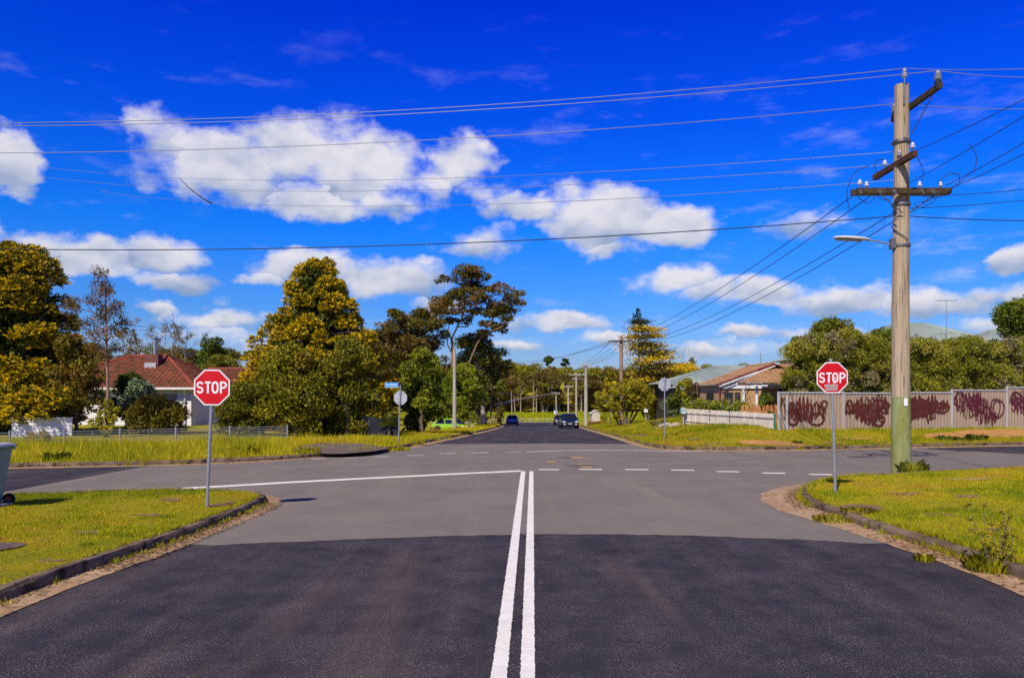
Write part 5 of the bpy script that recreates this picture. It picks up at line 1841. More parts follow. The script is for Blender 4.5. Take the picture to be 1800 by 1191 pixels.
def far_pole(label, px, Y, ytop, r, m, arms=(), group='timber poles along the far road', lean=0.0, lamp=None):
    x = (px - CX) * Y / F
    z = gz(x, Y)
    h = PX(px, ytop, Y).z - z
    t = thing('power_pole', label, 'power pole', (x, Y, z), 0, group)
    n = 8
    MB().tube([(lean * i / n + .004 * math.sin(i * 2), 0, -.2 + (h + .2) * i / n) for i in range(n + 1)], [r * (1 - .3 * i / n) for i in range(n + 1)], 12).build('shaft', m, t, True)
    for dz, wd, dy in arms:
        a = MB().obox((lean - wd / 2, dy, h - dz), (lean + wd / 2, dy, h - dz), .10, .13).build('crossarm', M_ARM if m is not M_TIMBG else M_TIMBG, t)
        for k in range(4):
            xx = lean - wd / 2 + .1 + k * (wd - .2) / 3
            MB().lathe([(.001, 0), (.05, 0), (.06, .07), (.035, .14), (.001, .16)], (xx, dy, h - dz + .06), seg=8).build('insulator', M_PORC, a, True)
        mb = MB()
        for s in (-1, 1):
            mb.tube([(lean + s * wd * .28, dy - .06, h - dz - .06), (lean + s * .05, -.14, h - dz - .55)], .02, 5)
        mb.build('arm_brace', M_STEEL, t)
    if lamp:
        s, zz, ln = lamp
        a = MB().tube([(lean, 0, h - zz - .35), (lean + s * ln * .4, 0, h - zz - .05), (lean + s * ln, 0, h - zz)], .035, 6).build('light_arm', M_GALV, t, True)
        MB().loft([[(lean + s * (ln + .62 * u), w * math.cos(q), h - zz + .02 + .07 * math.sin(q) * w / .14) for q in [2 * PI * k / 10 for k in range(10)]] for u, w in ((0, .06), (.2, .13), (.7, .14), (1, .05))]).build('light_head', mat('lamp_grey', (.55, .55, .56)), a, True)
    return t


far_pole('brown timber pole with a wide crossarm rising behind the wattle', 1092, 75, 590, .22, M_TIMBR, [(.52, 2.46, -.24)])
far_pole('pale pole with a short street light arm, nearest of the poles beyond the cars', 1030, 92, 640, .24, M_TIMBG, [(.15, 1.1, -.2)], lamp=(-1, 1.7, 1.0))
far_pole('pale pole with crossarm just left of the street light pole, beyond the cars', 1013, 125, 654, .19, M_TIMBG, [(.4, 2.4, -.2)])
far_pole('shorter pale pole with crossarm beyond the dark sport wagon', 999, 145, 677, .20, M_TIMBG, [(.25, 1.9, -.2)])
far_pole('farthest small pole with crossarm at the end of the road', 979, 166, 689, .17, M_TIMBG, [(.25, 1.7, -.2)], lean=-.25)
far_pole('bare grey timber pole without crossarm by the lime green car', 799, 64, 612, .17, M_TIMBG)
lp = far_pole('dark lamp pole with a curved arm among the trees on the left', 863, 105, 690, .13, M_TIMBR, lamp=(1, .1, 1.9))

A2 = [PX(1092, 595, 75) + Vector((-1.13 + .753 * k, -.24, -.30)) for k in range(4)]
for i, (x0, y0, lab) in enumerate(((1499, 344, 'left wire of the four sloping down to the brown timber pole'), (1531, 344, 'second wire of the four sloping down to the brown timber pole'), (1576, 371, 'third wire of the four sloping down to the brown timber pole'), (1577, 385, 'right wire of the four sloping down to the brown timber pole'))):
    cable('power_wire', lab, PX(x0, y0, 20.1), A2[i], .75 + .06 * i, .013, M_CABLE, 'low voltage wires along the far road')
for i in range(4):
    cable('power_wire', 'thin wire between the two nearest poles of the far road', A2[i], PX(1022 + i * 5, 641, 92), .3, .016, M_CABLE, 'thin wires between the far poles')
for i, y in enumerate((637, 632)):
    cable('power_wire', 'thin wire from the brown timber pole over the wood, ' + ('lower' if i == 0 else 'upper') + ' of two', A2[i], PX(868, y, 150), 1.0, .018, M_CABLE)
for (x0, y0), (x1, y1), lab in (((1607, 266), (1800, 175), 'wire rising to the right from the middle crossarm'), ((1598, 322), (1800, 204), 'second wire rising to the right, from beside the shaft'), ((1662, 326), (1800, 251), 'third wire rising to the right, from the lower crossarm'), ((1672, 330), (1800, 271), 'lowest wire rising to the right, from the lower crossarm tip')):
    cable_thru('power_wire', lab, PX(x0, y0, 19.9), x1, y1, 15.8, 5, .6, .0095, m=M_CABLE, group='wires rising over the viewer')
for (x0, y0), (x1, y1), lab in (((1636, 344), (1800, 333), 'upper house wire leaving the lower crossarm to the right'), ((1600, 366), (1800, 352), 'lower house wire leaving the shaft to the right')):
    cable_thru('power_wire', lab, PX(x0, y0, 20.1), x1, y1, 24, 3, .25, .0095, m=M_CABLE)
cb = cable('bundled_cable', 'thick pale bundled cable rising to the farthest pole', PX(868, 712, 106), PX(978, 691, 165.8), -.15, .10, mat('pale_cable', (.34, .31, .26), None, rough=.8))

# ================================================================== fences
# rail fence on the left
t = thing('rail_fence', 'low grey rail fence before the red roofed house', 'fence', (-14, 31, gz(-14, 31)))
A_, B_ = Vector((-26.0, 25.8, 0)), Vector((-9.3, 33, 0))
pxs = [-150, -75, 17, 113, 211, 309, 404, 505]
M_RAIL = mat('rail_metal', (.30, .32, .33), (.24, .26, .27), 5, .5, metal=.4)
d_ = B_ - A_
prev = None
for px in pxs:
    # where the bearing meets the fence line
    k = (px - CX) / F
    u = (k * A_.y - A_.x) / (d_.x - k * d_.y)
    q = A_ + d_ * u
    zt = .66 + .09 * (px / 505)
    q.z = zt
    lq = q - t.location
    g = gz(q.x, q.y) - t.location.z
    MB().box(lq.x - .028, lq.x + .028, lq.y - .028, lq.y + .028, g - .1, lq.z + .06, .004).build('post', M_RAIL, t)
    if prev is not None:
        mb = MB()
        for j in range(8):
            dz = -.02 - j * .085
            mb.tube([prev + Vector((0, 0, dz)), lq.lerp(prev, .5) + Vector((0, 0, dz - .008)), lq + Vector((0, 0, dz))], .013, 6)
        mid = lq.lerp(prev, .5)
        mb.build('rails', M_RAIL, t, True)
        MB().box(mid.x - .008, mid.x + .008, mid.y - .018, mid.y - .014, mid.z - .66, mid.z).build('rail_spacer', M_RAIL, t)
    prev = lq
# dark mesh fence
t = thing('mesh_fence', 'dark navy shade cloth fence under the broadleaf trees', 'fence', (-8, 40, gz(-8, 40)))
M_MESH = mat('shade_cloth', (.012, .014, .026), (.02, .022, .036), 3, .9, bump=.3, bscale=60)
pv = None
for i in range(7):
    px = 545 + i * 26
    q = PX(px, 745, 40.5 - .25 * i)
    q.z = t.location.z + .95 + .03 * math.sin(i * 2)
    lq = q - t.location
    MB().tube([(lq.x, lq.y, -.2), (lq.x, lq.y, lq.z + .05)], .03, 8).build('post', M_STEEL, t)
    if pv is not None:
        pts_ = [(pv.lerp(lq, k / 6)) for k in range(7)]
        mb = MB()
        rings = []
        for k, a in enumerate(pts_):
            y = a.y - .04 - .03 * math.sin(k * 1.3 + i)
            sg = -.03 * math.sin(PI * k / 6)
            rings.append([(a.x, y, .02), (a.x, y, a.z + sg), (a.x, y + .012, a.z + sg), (a.x, y + .012, .02)])
        mb.loft(rings).build('mesh_panel', M_MESH, t)
    pv = lq

# graffiti fence
M_PANEL = mat('tan_sheet', (.335, .25, .175), (.38, .285, .20), 1.5, .6, bump=.1, bscale=8, c3=(.29, .19, .13), s3=6, lo3=.6, hi3=.8)
M_TAG = mat('maroon_spray', (.085, .016, .013), (.11, .022, .016), 4, .8, world=True)
M_TAGP = mat('purple_spray', (.085, .010, .022), (.11, .014, .03), 4, .8, world=True)
M_FRAME = mat('fence_frame', (.50, .52, .53), (.42, .44, .45), 5, .5)
FD = Vector((.9436, .3312, 0))
FN = Vector((.3312, -.9436, 0))
F0 = Vector((11.15, 33.3, 0))
t = thing('sheet_fence', 'tan ribbed sheet fence sprayed with dark maroon graffiti', 'fence', (F0.x, F0.y, 0), math.atan2(FD.y, FD.x))


def rib(x):
    u = (x / .19) % 1.0
    return -.026 * min(1, max(0, (abs(u - .5) - .16) / .10))


SX = [0, 3.36, 6.15, 9.52, 12.95, 16.3, 19.6]
ZB = [.45, .45, .42, .40, .47, .50]
ZT = [2.16, 2.14, 2.17, 2.28, 2.42, 2.5]
rr_ = np.random.RandomState(9)


def scribble(x0, x1, z0, z1, kind):
    """one spray stroke as a list of points along the fence"""
    P = []
    n = int((x1 - x0) / .012) + 40
    if kind == 'zig':
        fq = rr_.uniform(4.2, 8.5)
        a0, ph = rr_.uniform(.6, 1), rr_.uniform(0, 6)
        for i in range(n):
            u = i / (n - 1)
            x = x0 + (x1 - x0) * u + .07 * math.sin(u * 31 + ph)
            am = (z1 - z0) / 2 * (a0 + .35 * math.sin(u * 9 + ph)) * min(1, 5 * u + .3, 5 * (1 - u) + .3)
            P.append((x, (z0 + z1) / 2 + am * math.copysign(abs(math.sin(fq * 2 * PI * (x1 - x0) * u / 1.0 + ph)) ** .7, math.sin(fq * 2 * PI * (x1 - x0) * u + ph)) + .06 * math.sin(u * 17)))
    elif kind == 'loop':
        cx, cz, ph = (x0 + x1) / 2, (z0 + z1) / 2, rr_.uniform(0, 6)
        for i in range(120):
            a = ph + i / 119 * 4 * PI
            s = 1 - .25 * i / 119
            P.append((cx + (x1 - x0) / 2 * s * math.cos(a) + .03 * math.sin(3 * a), cz + (z1 - z0) / 2 * s * math.sin(a)))
    else:
        for i in range(70):
            u = i / 69
            P.append((x0 + (x1 - x0) * (u + .18 * math.sin(u * 7)), z0 + (z1 - z0) * (u - .5 * math.sin(u * 3.14) + .25 * math.sin(u * 13)) ))
    return P


def spray(mb, P, w, base):
    rings = []
    n = len(P)
    for i, (x, z) in enumerate(P):
        a, b = P[max(i - 1, 0)], P[min(i + 1, n - 1)]
        dx, dz = b[0] - a[0], b[1] - a[1]
        l = math.hypot(dx, dz) or 1
        ww = w * (.75 + .35 * math.sin(i * .23) ** 2)
        ox, oz = -dz / l * ww / 2, dx / l * ww / 2
        y = -(base + .0012 * i / n)
        # lies on the outer crowns of the ribs and dips into the pans
        y1 = y + rib(x + ox) * 0 - .001
        rings.append([(x + ox, y1, z + oz), (x, y1 - .0005, z), (x - ox, y1, z - oz)])
    mb.loft(rings, cap=False, closed=False)


for i in range(6):
    x0, x1, zb, zt = SX[i] + .03, SX[i + 1] - .03, ZB[i], ZT[i]
    xs = []
    x = x0
    while x < x1:
        xs.append(x)
        x += .019
    xs.append(x1)
    mb = MB()
    mb.loft([[(x, rib(x) * -1 + .0, zb + .05), (x, rib(x) * -1 + .0, zt - .05), (x, rib(x) * -1 + .006, zt - .05), (x, rib(x) * -1 + .006, zb + .05)] for x in xs])
    pn = mb.build('sheet_panel', M_PANEL, t)
    MB().box(x0, x1, -.022, .05, zt - .055, zt).build('rail', M_FRAME, t)
    MB().box(x0, x1, -.022, .05, zb, zb + .055).build('rail', M_FRAME, t)
    MB().box(SX[i] - .028, SX[i] + .028, -.03, .055, min(zb, ZB[max(i - 1, 0)]) - .25, max(zt, ZT[max(i - 1, 0)]) + .02).build('post', M_FRAME, t)
    m = M_TAG if i < 3 else M_TAGP
    mb = MB()
    base = .004
    spec_ = {0: [('zig', .35, 2.3, 1.15, 1.95), ('zig', .5, 2.4, .95, 1.8), ('loop', 1.5, 2.4, .72, 1.3), ('loop', .35, 1.1, .75, 1.5), ('loop', 2.15, 2.5, 1.45, 1.8), ('zig', .9, 2.35, 1.0, 1.55)],
             1: [('loop', .15, .5, 1.2, 1.85), ('zig', .5, 2.0, 1.0, 1.9), ('zig', .8, 2.1, .8, 1.7), ('zig', .7, 1.8, .75, 1.35), ('loop', 1.55, 2.3, .62, 1.2), ('loop', 1.7, 2.15, .65, 1.1), ('zig', 1.4, 2.5, 1.3, 2.0), ('loop', 2.0, 2.5, 1.2, 1.8), ('zig', .3, 1.4, 1.15, 1.75)],
             2: [('zig', .05, 2.6, 1.2, 1.95), ('zig', .1, 2.9, 1.05, 1.85), ('zig', .05, 1.8, .95, 1.8), ('zig', .3, 2.2, .85, 1.55), ('zig', .05, 1.2, .95, 1.9), ('zig', 1.2, 3.2, 1.25, 1.85), ('loop', 2.2, 3.25, 1.2, 1.7)],
             3: [('zig', .1, 1.9, 1.3, 2.2), ('zig', .25, 2.2, 1.05, 2.0), ('zig', .6, 2.4, .85, 1.75), ('loop', .1, .9, 1.45, 2.15), ('loop', 2.3, 3.0, .95, 1.9), ('loop', 2.45, 3.25, .9, 1.85), ('zig', 1.2, 2.6, .7, 1.3), ('zig', .4, 1.8, 1.5, 2.15)],
             4: [('zig', .15, 1.8, 1.35, 2.25), ('zig', .3, 2.2, 1.2, 2.1), ('loop', .2, .9, 1.5, 2.2), ('zig', .8, 2.6, 1.2, 1.9)], 5: []}[i]
    extra = []
    for kd, a, b, c, d in spec_:
        if kd == 'zig':
            m_, w_ = rr_.uniform(a, b), rr_.uniform(.5, 1.0)
            extra.append(('zig', max(.05, m_ - w_ / 2), min(SX[i + 1] - SX[i] - .12, m_ + w_ / 2), c + rr_.uniform(-.1, .1), d - rr_.uniform(0, .15)))
    for kd, a, b, c, d in spec_ + extra:
        spray(mb, scribble(SX[i] + a, SX[i] + b, c, d, kd), (.048, .06, .088, .042, .045, .05)[i] * rr_.uniform(.75, 1.15) if kd == 'zig' else (.05, .055, .06, .036, .045, .05)[i], base)
        base += .0016
    if spec_:
        mb.build('graffiti', m, pn)
MB().box(.33, .39, -.10, -.04, .15, 2.05).build('prop_post', M_FRAME, t)
MB().obox((.36, -.07, .6), (.02, -.06, 1.3), .03, .03).build('prop_brace', M_FRAME, t)

# white fence running back from it
M_WF = mat('white_fence_paint', (.80, .71, .60), (.68, .60, .50), 2.5, .7, c3=(.48, .40, .32), s3=6, lo3=.58, hi3=.8)
M_WFG = mat('green_post_paint', (.02, .16, .08), (.03, .2, .1), 4, .6)
t = thing('panel_fence', 'low white panel fence running back from the graffiti fence', 'fence', (11.0, 33.25, .40))
W0, W1 = Vector((10.98, 33.3, 0)), Vector((9.36, 43.3, 0))
dw = (W1 - W0)
Lw = dw.length
us = [0, .17, .27, .43, .555, .66, .75, .84, .92, 1]
rots = math.atan2(dw.y, dw.x)
cw, sw = math.cos(rots), math.sin(rots)


def wl(u, y, z):
    q = W0 + dw * u
    return (q.x - sw * y - t.location.x, q.y + cw * y - t.location.y, z - t.location.z)


for i in range(9):
    a, b = us[i] + .004, us[i + 1] - .004
    mb = MB()
    n = max(3, int((b - a) * Lw / .10))
    for j in range(n):
        u0, u1 = a + (b - a) * j / n, a + (b - a) * (j + .86) / n
        zt = 1.21 + .008 * math.sin(j * 3 + i) + .05 * (us[i])
        zb = .46 - .01 * (i % 2)
        mb.loft([[wl(u0, .02, zb), wl(u1, .02, zb), wl(u1, 0, zb), wl(u0, 0, zb)], [wl(u0, .02, zt), wl(u1, .02, zt), wl(u1, 0, zt), wl(u0, 0, zt)],
                 [wl(u0 * .6 + u1 * .4, .02, zt + .04), wl(u0 * .4 + u1 * .6, .02, zt + .04), wl(u0 * .4 + u1 * .6, 0, zt + .04), wl(u0 * .6 + u1 * .4, 0, zt + .04)]])
    pn = mb.build('picket_panel', M_WF, t)
    for zz in (.62, 1.05):
        MB().loft([[wl(u, .023, zz), wl(u, .06, zz), wl(u, .06, zz + .07), wl(u, .023, zz + .07)] for u in (a, b)]).build('rail', M_WF, pn)
for i, u in enumerate(us):
    q = wl(u, 0, 0)
    m = M_WFG if i in (0, 3, 5) else M_WF
    MB().box(q[0] - .035, q[0] + .035, q[1] - .035, q[1] + .035, -.25, .82 + .05 * u + .03, .006).build('post', m, t)
# orange pickets behind
t = thing('picket_fence', 'orange stained round top picket fence in front of the tan house veranda', 'fence', (10.6, 36.6, .5))
M_OP = mat('orange_stain', (.50, .22, .07), (.42, .18, .06), 4, .8, c3=(.3, .12, .05), s3=9)
for i in range(9):
    x = i * .19
    w = .075
    prof = [(x - w, -.3), (x + w, -.3), (x + w, 1.0)] + [(x + w * math.cos(a), 1.0 + w * 1.2 * math.sin(a)) for a in [PI * k / 8 for k in range(1, 8)]] + [(x - w, 1.0)]
    MB().prism(prof, 0, .02).build('picket', M_OP, t)
MB().box(-.1, 1.75, .022, .06, .72, .80).build('rail', M_OP, t)
# ================================================================== buildings
M_RTILE = mat('terracotta', (.235, .066, .026), (.155, .048, .023), 1.4, .85, bump=.2, bscale=30, c3=(.075, .04, .022), s3=3.2, lo3=.44, hi3=.66)
M_RCAP = mat('red_ridge_cap', (.30, .055, .035), (.19, .05, .03), 1.5, .7)
M_TTILE = mat('tan_tile', (.46, .27, .135), (.37, .21, .11), 2, .8, c3=(.24, .13, .075), s3=5, lo3=.55, hi3=.75)
M_GREENR = mat('pale_green_metal', (.30, .35, .30), (.26, .31, .265), 1.0, .45, spec=.4)
M_WBOARD = mat('white_weatherboard', (.78, .77, .76), (.70, .69, .68), 2, .7)
M_CREAM = mat('tan_render', (.52, .33, .16), (.46, .29, .14), 2, .85)
M_GLASS = mat('window_glass', (.03, .035, .045), None, rough=.08, spec=.6)
M_DARK = mat('dark_trim', (.05, .04, .035), (.07, .055, .045), 5, .7)
M_MARO = mat('maroon_barge', (.16, .02, .03), (.2, .03, .035), 5, .6)
M_WTRIM = mat('white_trim', (.80, .79, .78), (.74, .73, .72), 4, .6)


def tiles(mb, a, b, c, d, row=.34, wave=.30, amp=.022, lift=.035):
    """overlapping courses between eave a-b and ridge d-c"""
    a, b, c, d = map(Vector, (a, b, c, d))
    n = (b - a).cross(d - a).normalized()
    if n.z < 0: n = -n
    slope = max((d - a).length, (c - b).length)
    rows = max(2, int(((d + c) / 2 - (a + b) / 2).length / row))
    for i in range(rows):
        t0, t1 = i / rows, (i + 1) / rows
        l0, r0, l1, r1 = a.lerp(d, t0), b.lerp(c, t0), a.lerp(d, t1), b.lerp(c, t1)
        m = max(2, int((r0 - l0).length / wave * 4))
        R0, R1, R2 = [], [], []
        for k in range(m + 1):
            u = k / m
            p0, p1 = l0.lerp(r0, u), l1.lerp(r1, u)
            w = amp * math.sin(2 * PI * ((p0 - a).dot((b - a).normalized())) / wave + (i % 2) * PI * .0)
            jit = random.uniform(-.006, .006)
            R0.append(p0 + n * 0.0)
            R1.append(p0 + n * (lift + w + jit))
            R2.append(p1 + n * (.004 + w * .6))
        mb.loft([R0, R1, R2], cap=False, closed=False)
    return n


def corr(mb, a, b, c, d, pitch=.38, amp=.03):
    a, b, c, d = map(Vector, (a, b, c, d))
    n = (b - a).cross(d - a).normalized()
    if n.z < 0: n = -n
    m = max(4, int((b - a).length / pitch) * 4)
    R0, R1 = [], []
    for k in range(m + 1):
        w = amp * (1 if k % 4 == 0 else 0)
        R0.append(a.lerp(b, k / m) + n * w)
        R1.append(d.lerp(c, k / m) + n * w)
    mb.loft([R0, R1], cap=False, closed=False)


def caps(mb, a, b, r=.11):
    a, b = Vector(a), Vector(b)
    L_ = (b - a).length
    n = max(1, int(L_ / .4))
    for i in range(n):
        p, q = a.lerp(b, i / n), a.lerp(b, (i + 1.08) / n if i < n - 1 else 1)
        mb.tube([p + Vector((0, 0, .01)), q + Vector((0, 0, .035))], [r, r * .92], 8)


def boards(mb, x0, x1, y, z0, z1, h=.18, axis='x'):
    n = int((z1 - z0) / h)
    for i in range(n):
        a, b = z0 + (z1 - z0) * i / n, z0 + (z1 - z0) * (i + 1) / n
        if axis == 'x':
            mb.loft([[(x, y - .03, a), (x, y - .008, b), (x, y + .1, b), (x, y + .1, a)] for x in (x0, x1)])
        else:
            mb.loft([[(y + .03, x, a), (y + .008, x, b), (y - .1, x, b), (y - .1, x, a)] for x in (x0, x1)])


# --- red roofed house on the left
HO = Vector((-24, 50, gz(-24, 50)))
h = thing('house', 'white weatherboard house with red terracotta hip roof behind the rail fence', 'house', HO)
q = lambda x, y, z: (x - HO.x, y - HO.y, z - HO.z)
ez, rz_ = 2.48, 4.58
rf = MB()
A, Bk, Lf, Lb, Rr, Rl = q(-19.1, 48, ez), q(-19.1, 56, ez), q(-30, 48, ez), q(-30, 56, ez), q(-22.5, 52, rz_), q(-24.8, 52, rz_)
tiles(rf, Lf, A, Rr, Rl)
tiles(rf, A, Bk, Rr, Rr)
tiles(rf, Lb, Lf, Rl, Rl)
tiles(rf, Bk, Lb, Rl, Rr)
roof = rf.build('roof', M_RTILE, h)
c = MB()
for a, b in ((A, Rr), (Lf, Rl), (Rl, Rr), (Bk, Rr)):
    caps(c, a, b)
c.build('ridge_caps', M_RCAP, roof, True)
w2 = MB()
WA, WB, WC, WD = q(-22.3, 54.2, ez), q(-13.5, 54.2, ez), q(-13.5, 58.5, 3.95), q(-22.3, 58.5, 3.95)
tiles(w2, WA, WB, WC, WD)
tiles(w2, q(-13.5, 62.8, ez), q(-22.3, 62.8, ez), WD, WC)
w2.build('wing_roof', M_RTILE, h)
c = MB()
caps(c, WD, WC)
c.build('wing_ridge_caps', M_RCAP, h, True)
wl_ = MB()
boards(wl_, -29.6 - HO.x, -19.55 - HO.x, 48.55 - HO.y, -.1, ez - HO.z - .03)
wall = wl_.build('front_wall', M_WBOARD, h)
wl_ = MB()
boards(wl_, 48.68 - HO.y, 56 - HO.y, -19.55 - HO.x, -.1, ez - HO.z - .03, axis='y')
wl_.build('side_wall', M_WBOARD, h)
wl_ = MB()
boards(wl_, -19.4 - HO.x, -13.8 - HO.x, 54.7 - HO.y, -.1, ez - HO.z - .03)
wl_.build('wing_wall', M_WBOARD, h)
fs = MB()
fs.box(-30.05 - HO.x, -19.02 - HO.x, -2.10, -2.0, ez - HO.z - .11, ez - HO.z + .015)
fs.box(-19.1 - HO.x, -19.0 - HO.x, -1.99, 6, ez - HO.z - .11, ez - HO.z + .015)
fs.build('gutter', M_WTRIM, h)
sf = MB()
sf.box(-30 - HO.x, -19.1 - HO.x, -1.98, -1.49, ez - HO.z - .05, ez - HO.z - .02)
sf.build('soffit', M_WTRIM, h)
for x0, x1 in ((-22.3, -20.35), (-27.6, -25.8)):
    wn = MB()
    z0, z1 = 1.15 - HO.z + .1, 2.02 - HO.z + .1
    for a, b, c_, d in ((x0 - .06, x1 + .06, z1, z1 + .07), (x0 - .06, x1 + .06, z0 - .07, z0), (x0 - .06, x0, z0, z1), (x1, x1 + .06, z0, z1), ((x0 + x1) / 2 - .025, (x0 + x1) / 2 + .025, z0, z1)):
        wn.box(a - HO.x, b - HO.x, -1.53, -1.44, c_, d)
    f = wn.build('window_frame', M_WTRIM, h)
    MB().box(x0 - HO.x, x1 - HO.x, -1.50, -1.482, z0, z1).build('pane', M_GLASS, f)
    lv = MB()
    for k in range(7):
        zz = z0 + (z1 - z0) * (k + .5) / 7
        lv.loft([[(x, -1.505, zz - .05), (x, -1.525, zz + .03), (x, -1.53, zz + .03), (x, -1.51, zz - .05)] for x in ((x0 + x1) / 2 + .03 - HO.x, x1 - .01 - HO.x)])
    lv.build('louvres', mat('louvre_grey', (.35, .37, .40), None, rough=.3), f)
MB().tube([q(-19.9, 48.42, .1), q(-19.9, 48.42, 2.0), q(-19.8, 48.1, 2.38)], .045, 8).build('downpipe', M_WTRIM, h, True)
cx_ = (271 - CX) * 50.9 / F
ch = MB().box(cx_ - HO.x - .40, cx_ - HO.x + .40, .55, 1.25, rz_ - HO.z - .9, rz_ - HO.z + .05).build('chimney', mat('brick_dark', (.14, .05, .04), (.2, .08, .06), 8, .9, bump=.3), h)
MB().box(cx_ - HO.x - .42, cx_ - HO.x + .30, .45, .535, rz_ - HO.z - .85, rz_ - HO.z - .5).build('flashing', M_ALU, ch)
MB().lathe([(.10, rz_ - HO.z + .0), (.10, rz_ - HO.z + 1.05), (.17, rz_ - HO.z + 1.06), (.17, rz_ - HO.z + 1.14), (.05, rz_ - HO.z + 1.2)], (cx_ - HO.x + .05, .9, 0)).build('flue', M_GALV, ch, True)
# low white wall by the left conifer
o = PX(82, 757, 35)
t = thing('garden_wall', 'low white weatherboard wall under the broad golden conifer', 'wall', (o.x, 35, gz(o.x, 35)), .3)
mb = MB()
boards(mb, -1.35, 1.0, 0, -.1, .80, .13)
mb.build('boards', M_WBOARD, t)
MB().box(-1.4, 1.05, -.06, .13, .802, .84).build('capping', M_WTRIM, t)

# --- tan roofed house on the right
HO = Vector((12, 40, gz(12, 40)))
h = thing('house', 'tan tiled house with gable and dark veranda behind the white fence', 'house', HO)
q = lambda x, y, z: (x - HO.x, y - HO.y, z - HO.z)
rf = MB()
tiles(rf, q(10.30, 44.6, 2.58), q(10.30, 39.9, 2.58), q(13.1, 39.9, 3.60), q(13.1, 44.6, 3.60), row=.30)
tiles(rf, q(15.9, 39.9, 2.58), q(15.9, 44.6, 2.58), q(13.1, 44.6, 3.60), q(13.1, 39.9, 3.60), row=.30)
roof = rf.build('roof', M_TTILE, h)
c = MB()
caps(c, q(13.1, 39.9, 3.60), q(13.1, 44.6, 3.60), .07)
c.build('ridge_caps', M_TTILE, roof, True)
b_ = MB()
b_.obox(q(10.25, 39.84, 2.54), q(13.12, 39.84, 3.585), .05, .09)
b_.build('barge_board', M_MARO, h)
b_ = MB()
b_.obox(q(10.35, 39.80, 2.46), q(13.15, 39.80, 3.49), .03, .05)
b_.build('white_barge', M_WTRIM, h)
MB().prism([(10.5 - HO.x, 2.36 - HO.z), (13.6 - HO.x, 2.36 - HO.z), (13.1 - HO.x, 3.40 - HO.z), (10.5 - HO.x, 2.46 - HO.z)], .02, .10).build('gable_infill', M_WTRIM, h)
w_ = MB()
w_.box(10.5 - HO.x, 13.4 - HO.x, .12, .30, -.1, 2.36 - HO.z)
w_.box(10.5 - HO.x, 10.7 - HO.x, .301, 4.5, -.1, 2.56 - HO.z)
w_.build('wall', M_CREAM, h)
for x0, x1, z0, z1 in ((10.68, 11.13, 1.45, 2.18), (11.22, 11.50, 1.45, 2.18)):
    f = MB()
    for a, b, c_, d in ((x0, x1, z1 - .04, z1), (x0, x1, z0, z0 + .04), (x0, x0 + .04, z0 + .04, z1 - .04), (x1 - .04, x1, z0 + .04, z1 - .04)):
        f.box(a - HO.x, b - HO.x, .08, .117, c_ - HO.z, d - HO.z)
    f = f.build('window_frame', M_DARK, h)
    MB().box(x0 + .04 - HO.x, x1 - .04 - HO.x, .10, .116, z0 + .04 - HO.z, z1 - .04 - HO.z).build('pane', M_GLASS, f)
f = MB().box(10.47 - HO.x, 10.497 - HO.x, 1.4, 2.9, 1.35 - HO.z, 2.2 - HO.z).build('side_window_frame', M_DARK, h)
MB().box(10.455 - HO.x, 10.468 - HO.x, 1.5, 2.8, 1.42 - HO.z, 2.13 - HO.z).build('pane', M_GLASS, f)
MB().tube([q(10.44, 40.0, .45), q(10.44, 40.0, 2.4)], .04, 8).build('downpipe', M_MARO, h, True)
MB().box(11.55 - HO.x, 11.66 - HO.x, -.1, .0, 0, 2.35 - HO.z).build('corner_post', M_WTRIM, h)
fr = MB()
tiles(fr, q(10.60, 37.5, 2.60), q(17.2, 37.5, 2.60), q(16.2, 41.0, 3.62), q(13.75, 41.0, 3.62), row=.30)
fr.build('veranda_roof', M_TTILE, h)
b_ = MB()
b_.obox(q(10.58, 37.46, 2.53), q(13.72, 41.0, 3.57), .05, .14)
b_.build('veranda_barge', M_WTRIM, h)
MB().box(10.62 - HO.x, 17.2 - HO.x, -2.56, -2.47, 2.49 - HO.z, 2.585 - HO.z).build('veranda_gutter', M_DARK, h)
MB().box(11.35 - HO.x, 12.0 - HO.x, -2.62, -2.57, 2.44 - HO.z, 2.50 - HO.z).build('veranda_beam', M_WTRIM, h)
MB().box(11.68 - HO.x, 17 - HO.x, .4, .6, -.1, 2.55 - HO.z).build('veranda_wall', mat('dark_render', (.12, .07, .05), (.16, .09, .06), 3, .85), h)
MB().tube([q(11.60, 37.75, .4), q(11.60, 37.75, 2.48)], .06, 8).build('veranda_post', M_WTRIM, h, True)
MB().tube([q(13.1, 42, 3.6), q(13.1, 42, 4.25)], .018, 6).build('roof_vent', M_GALV, h)

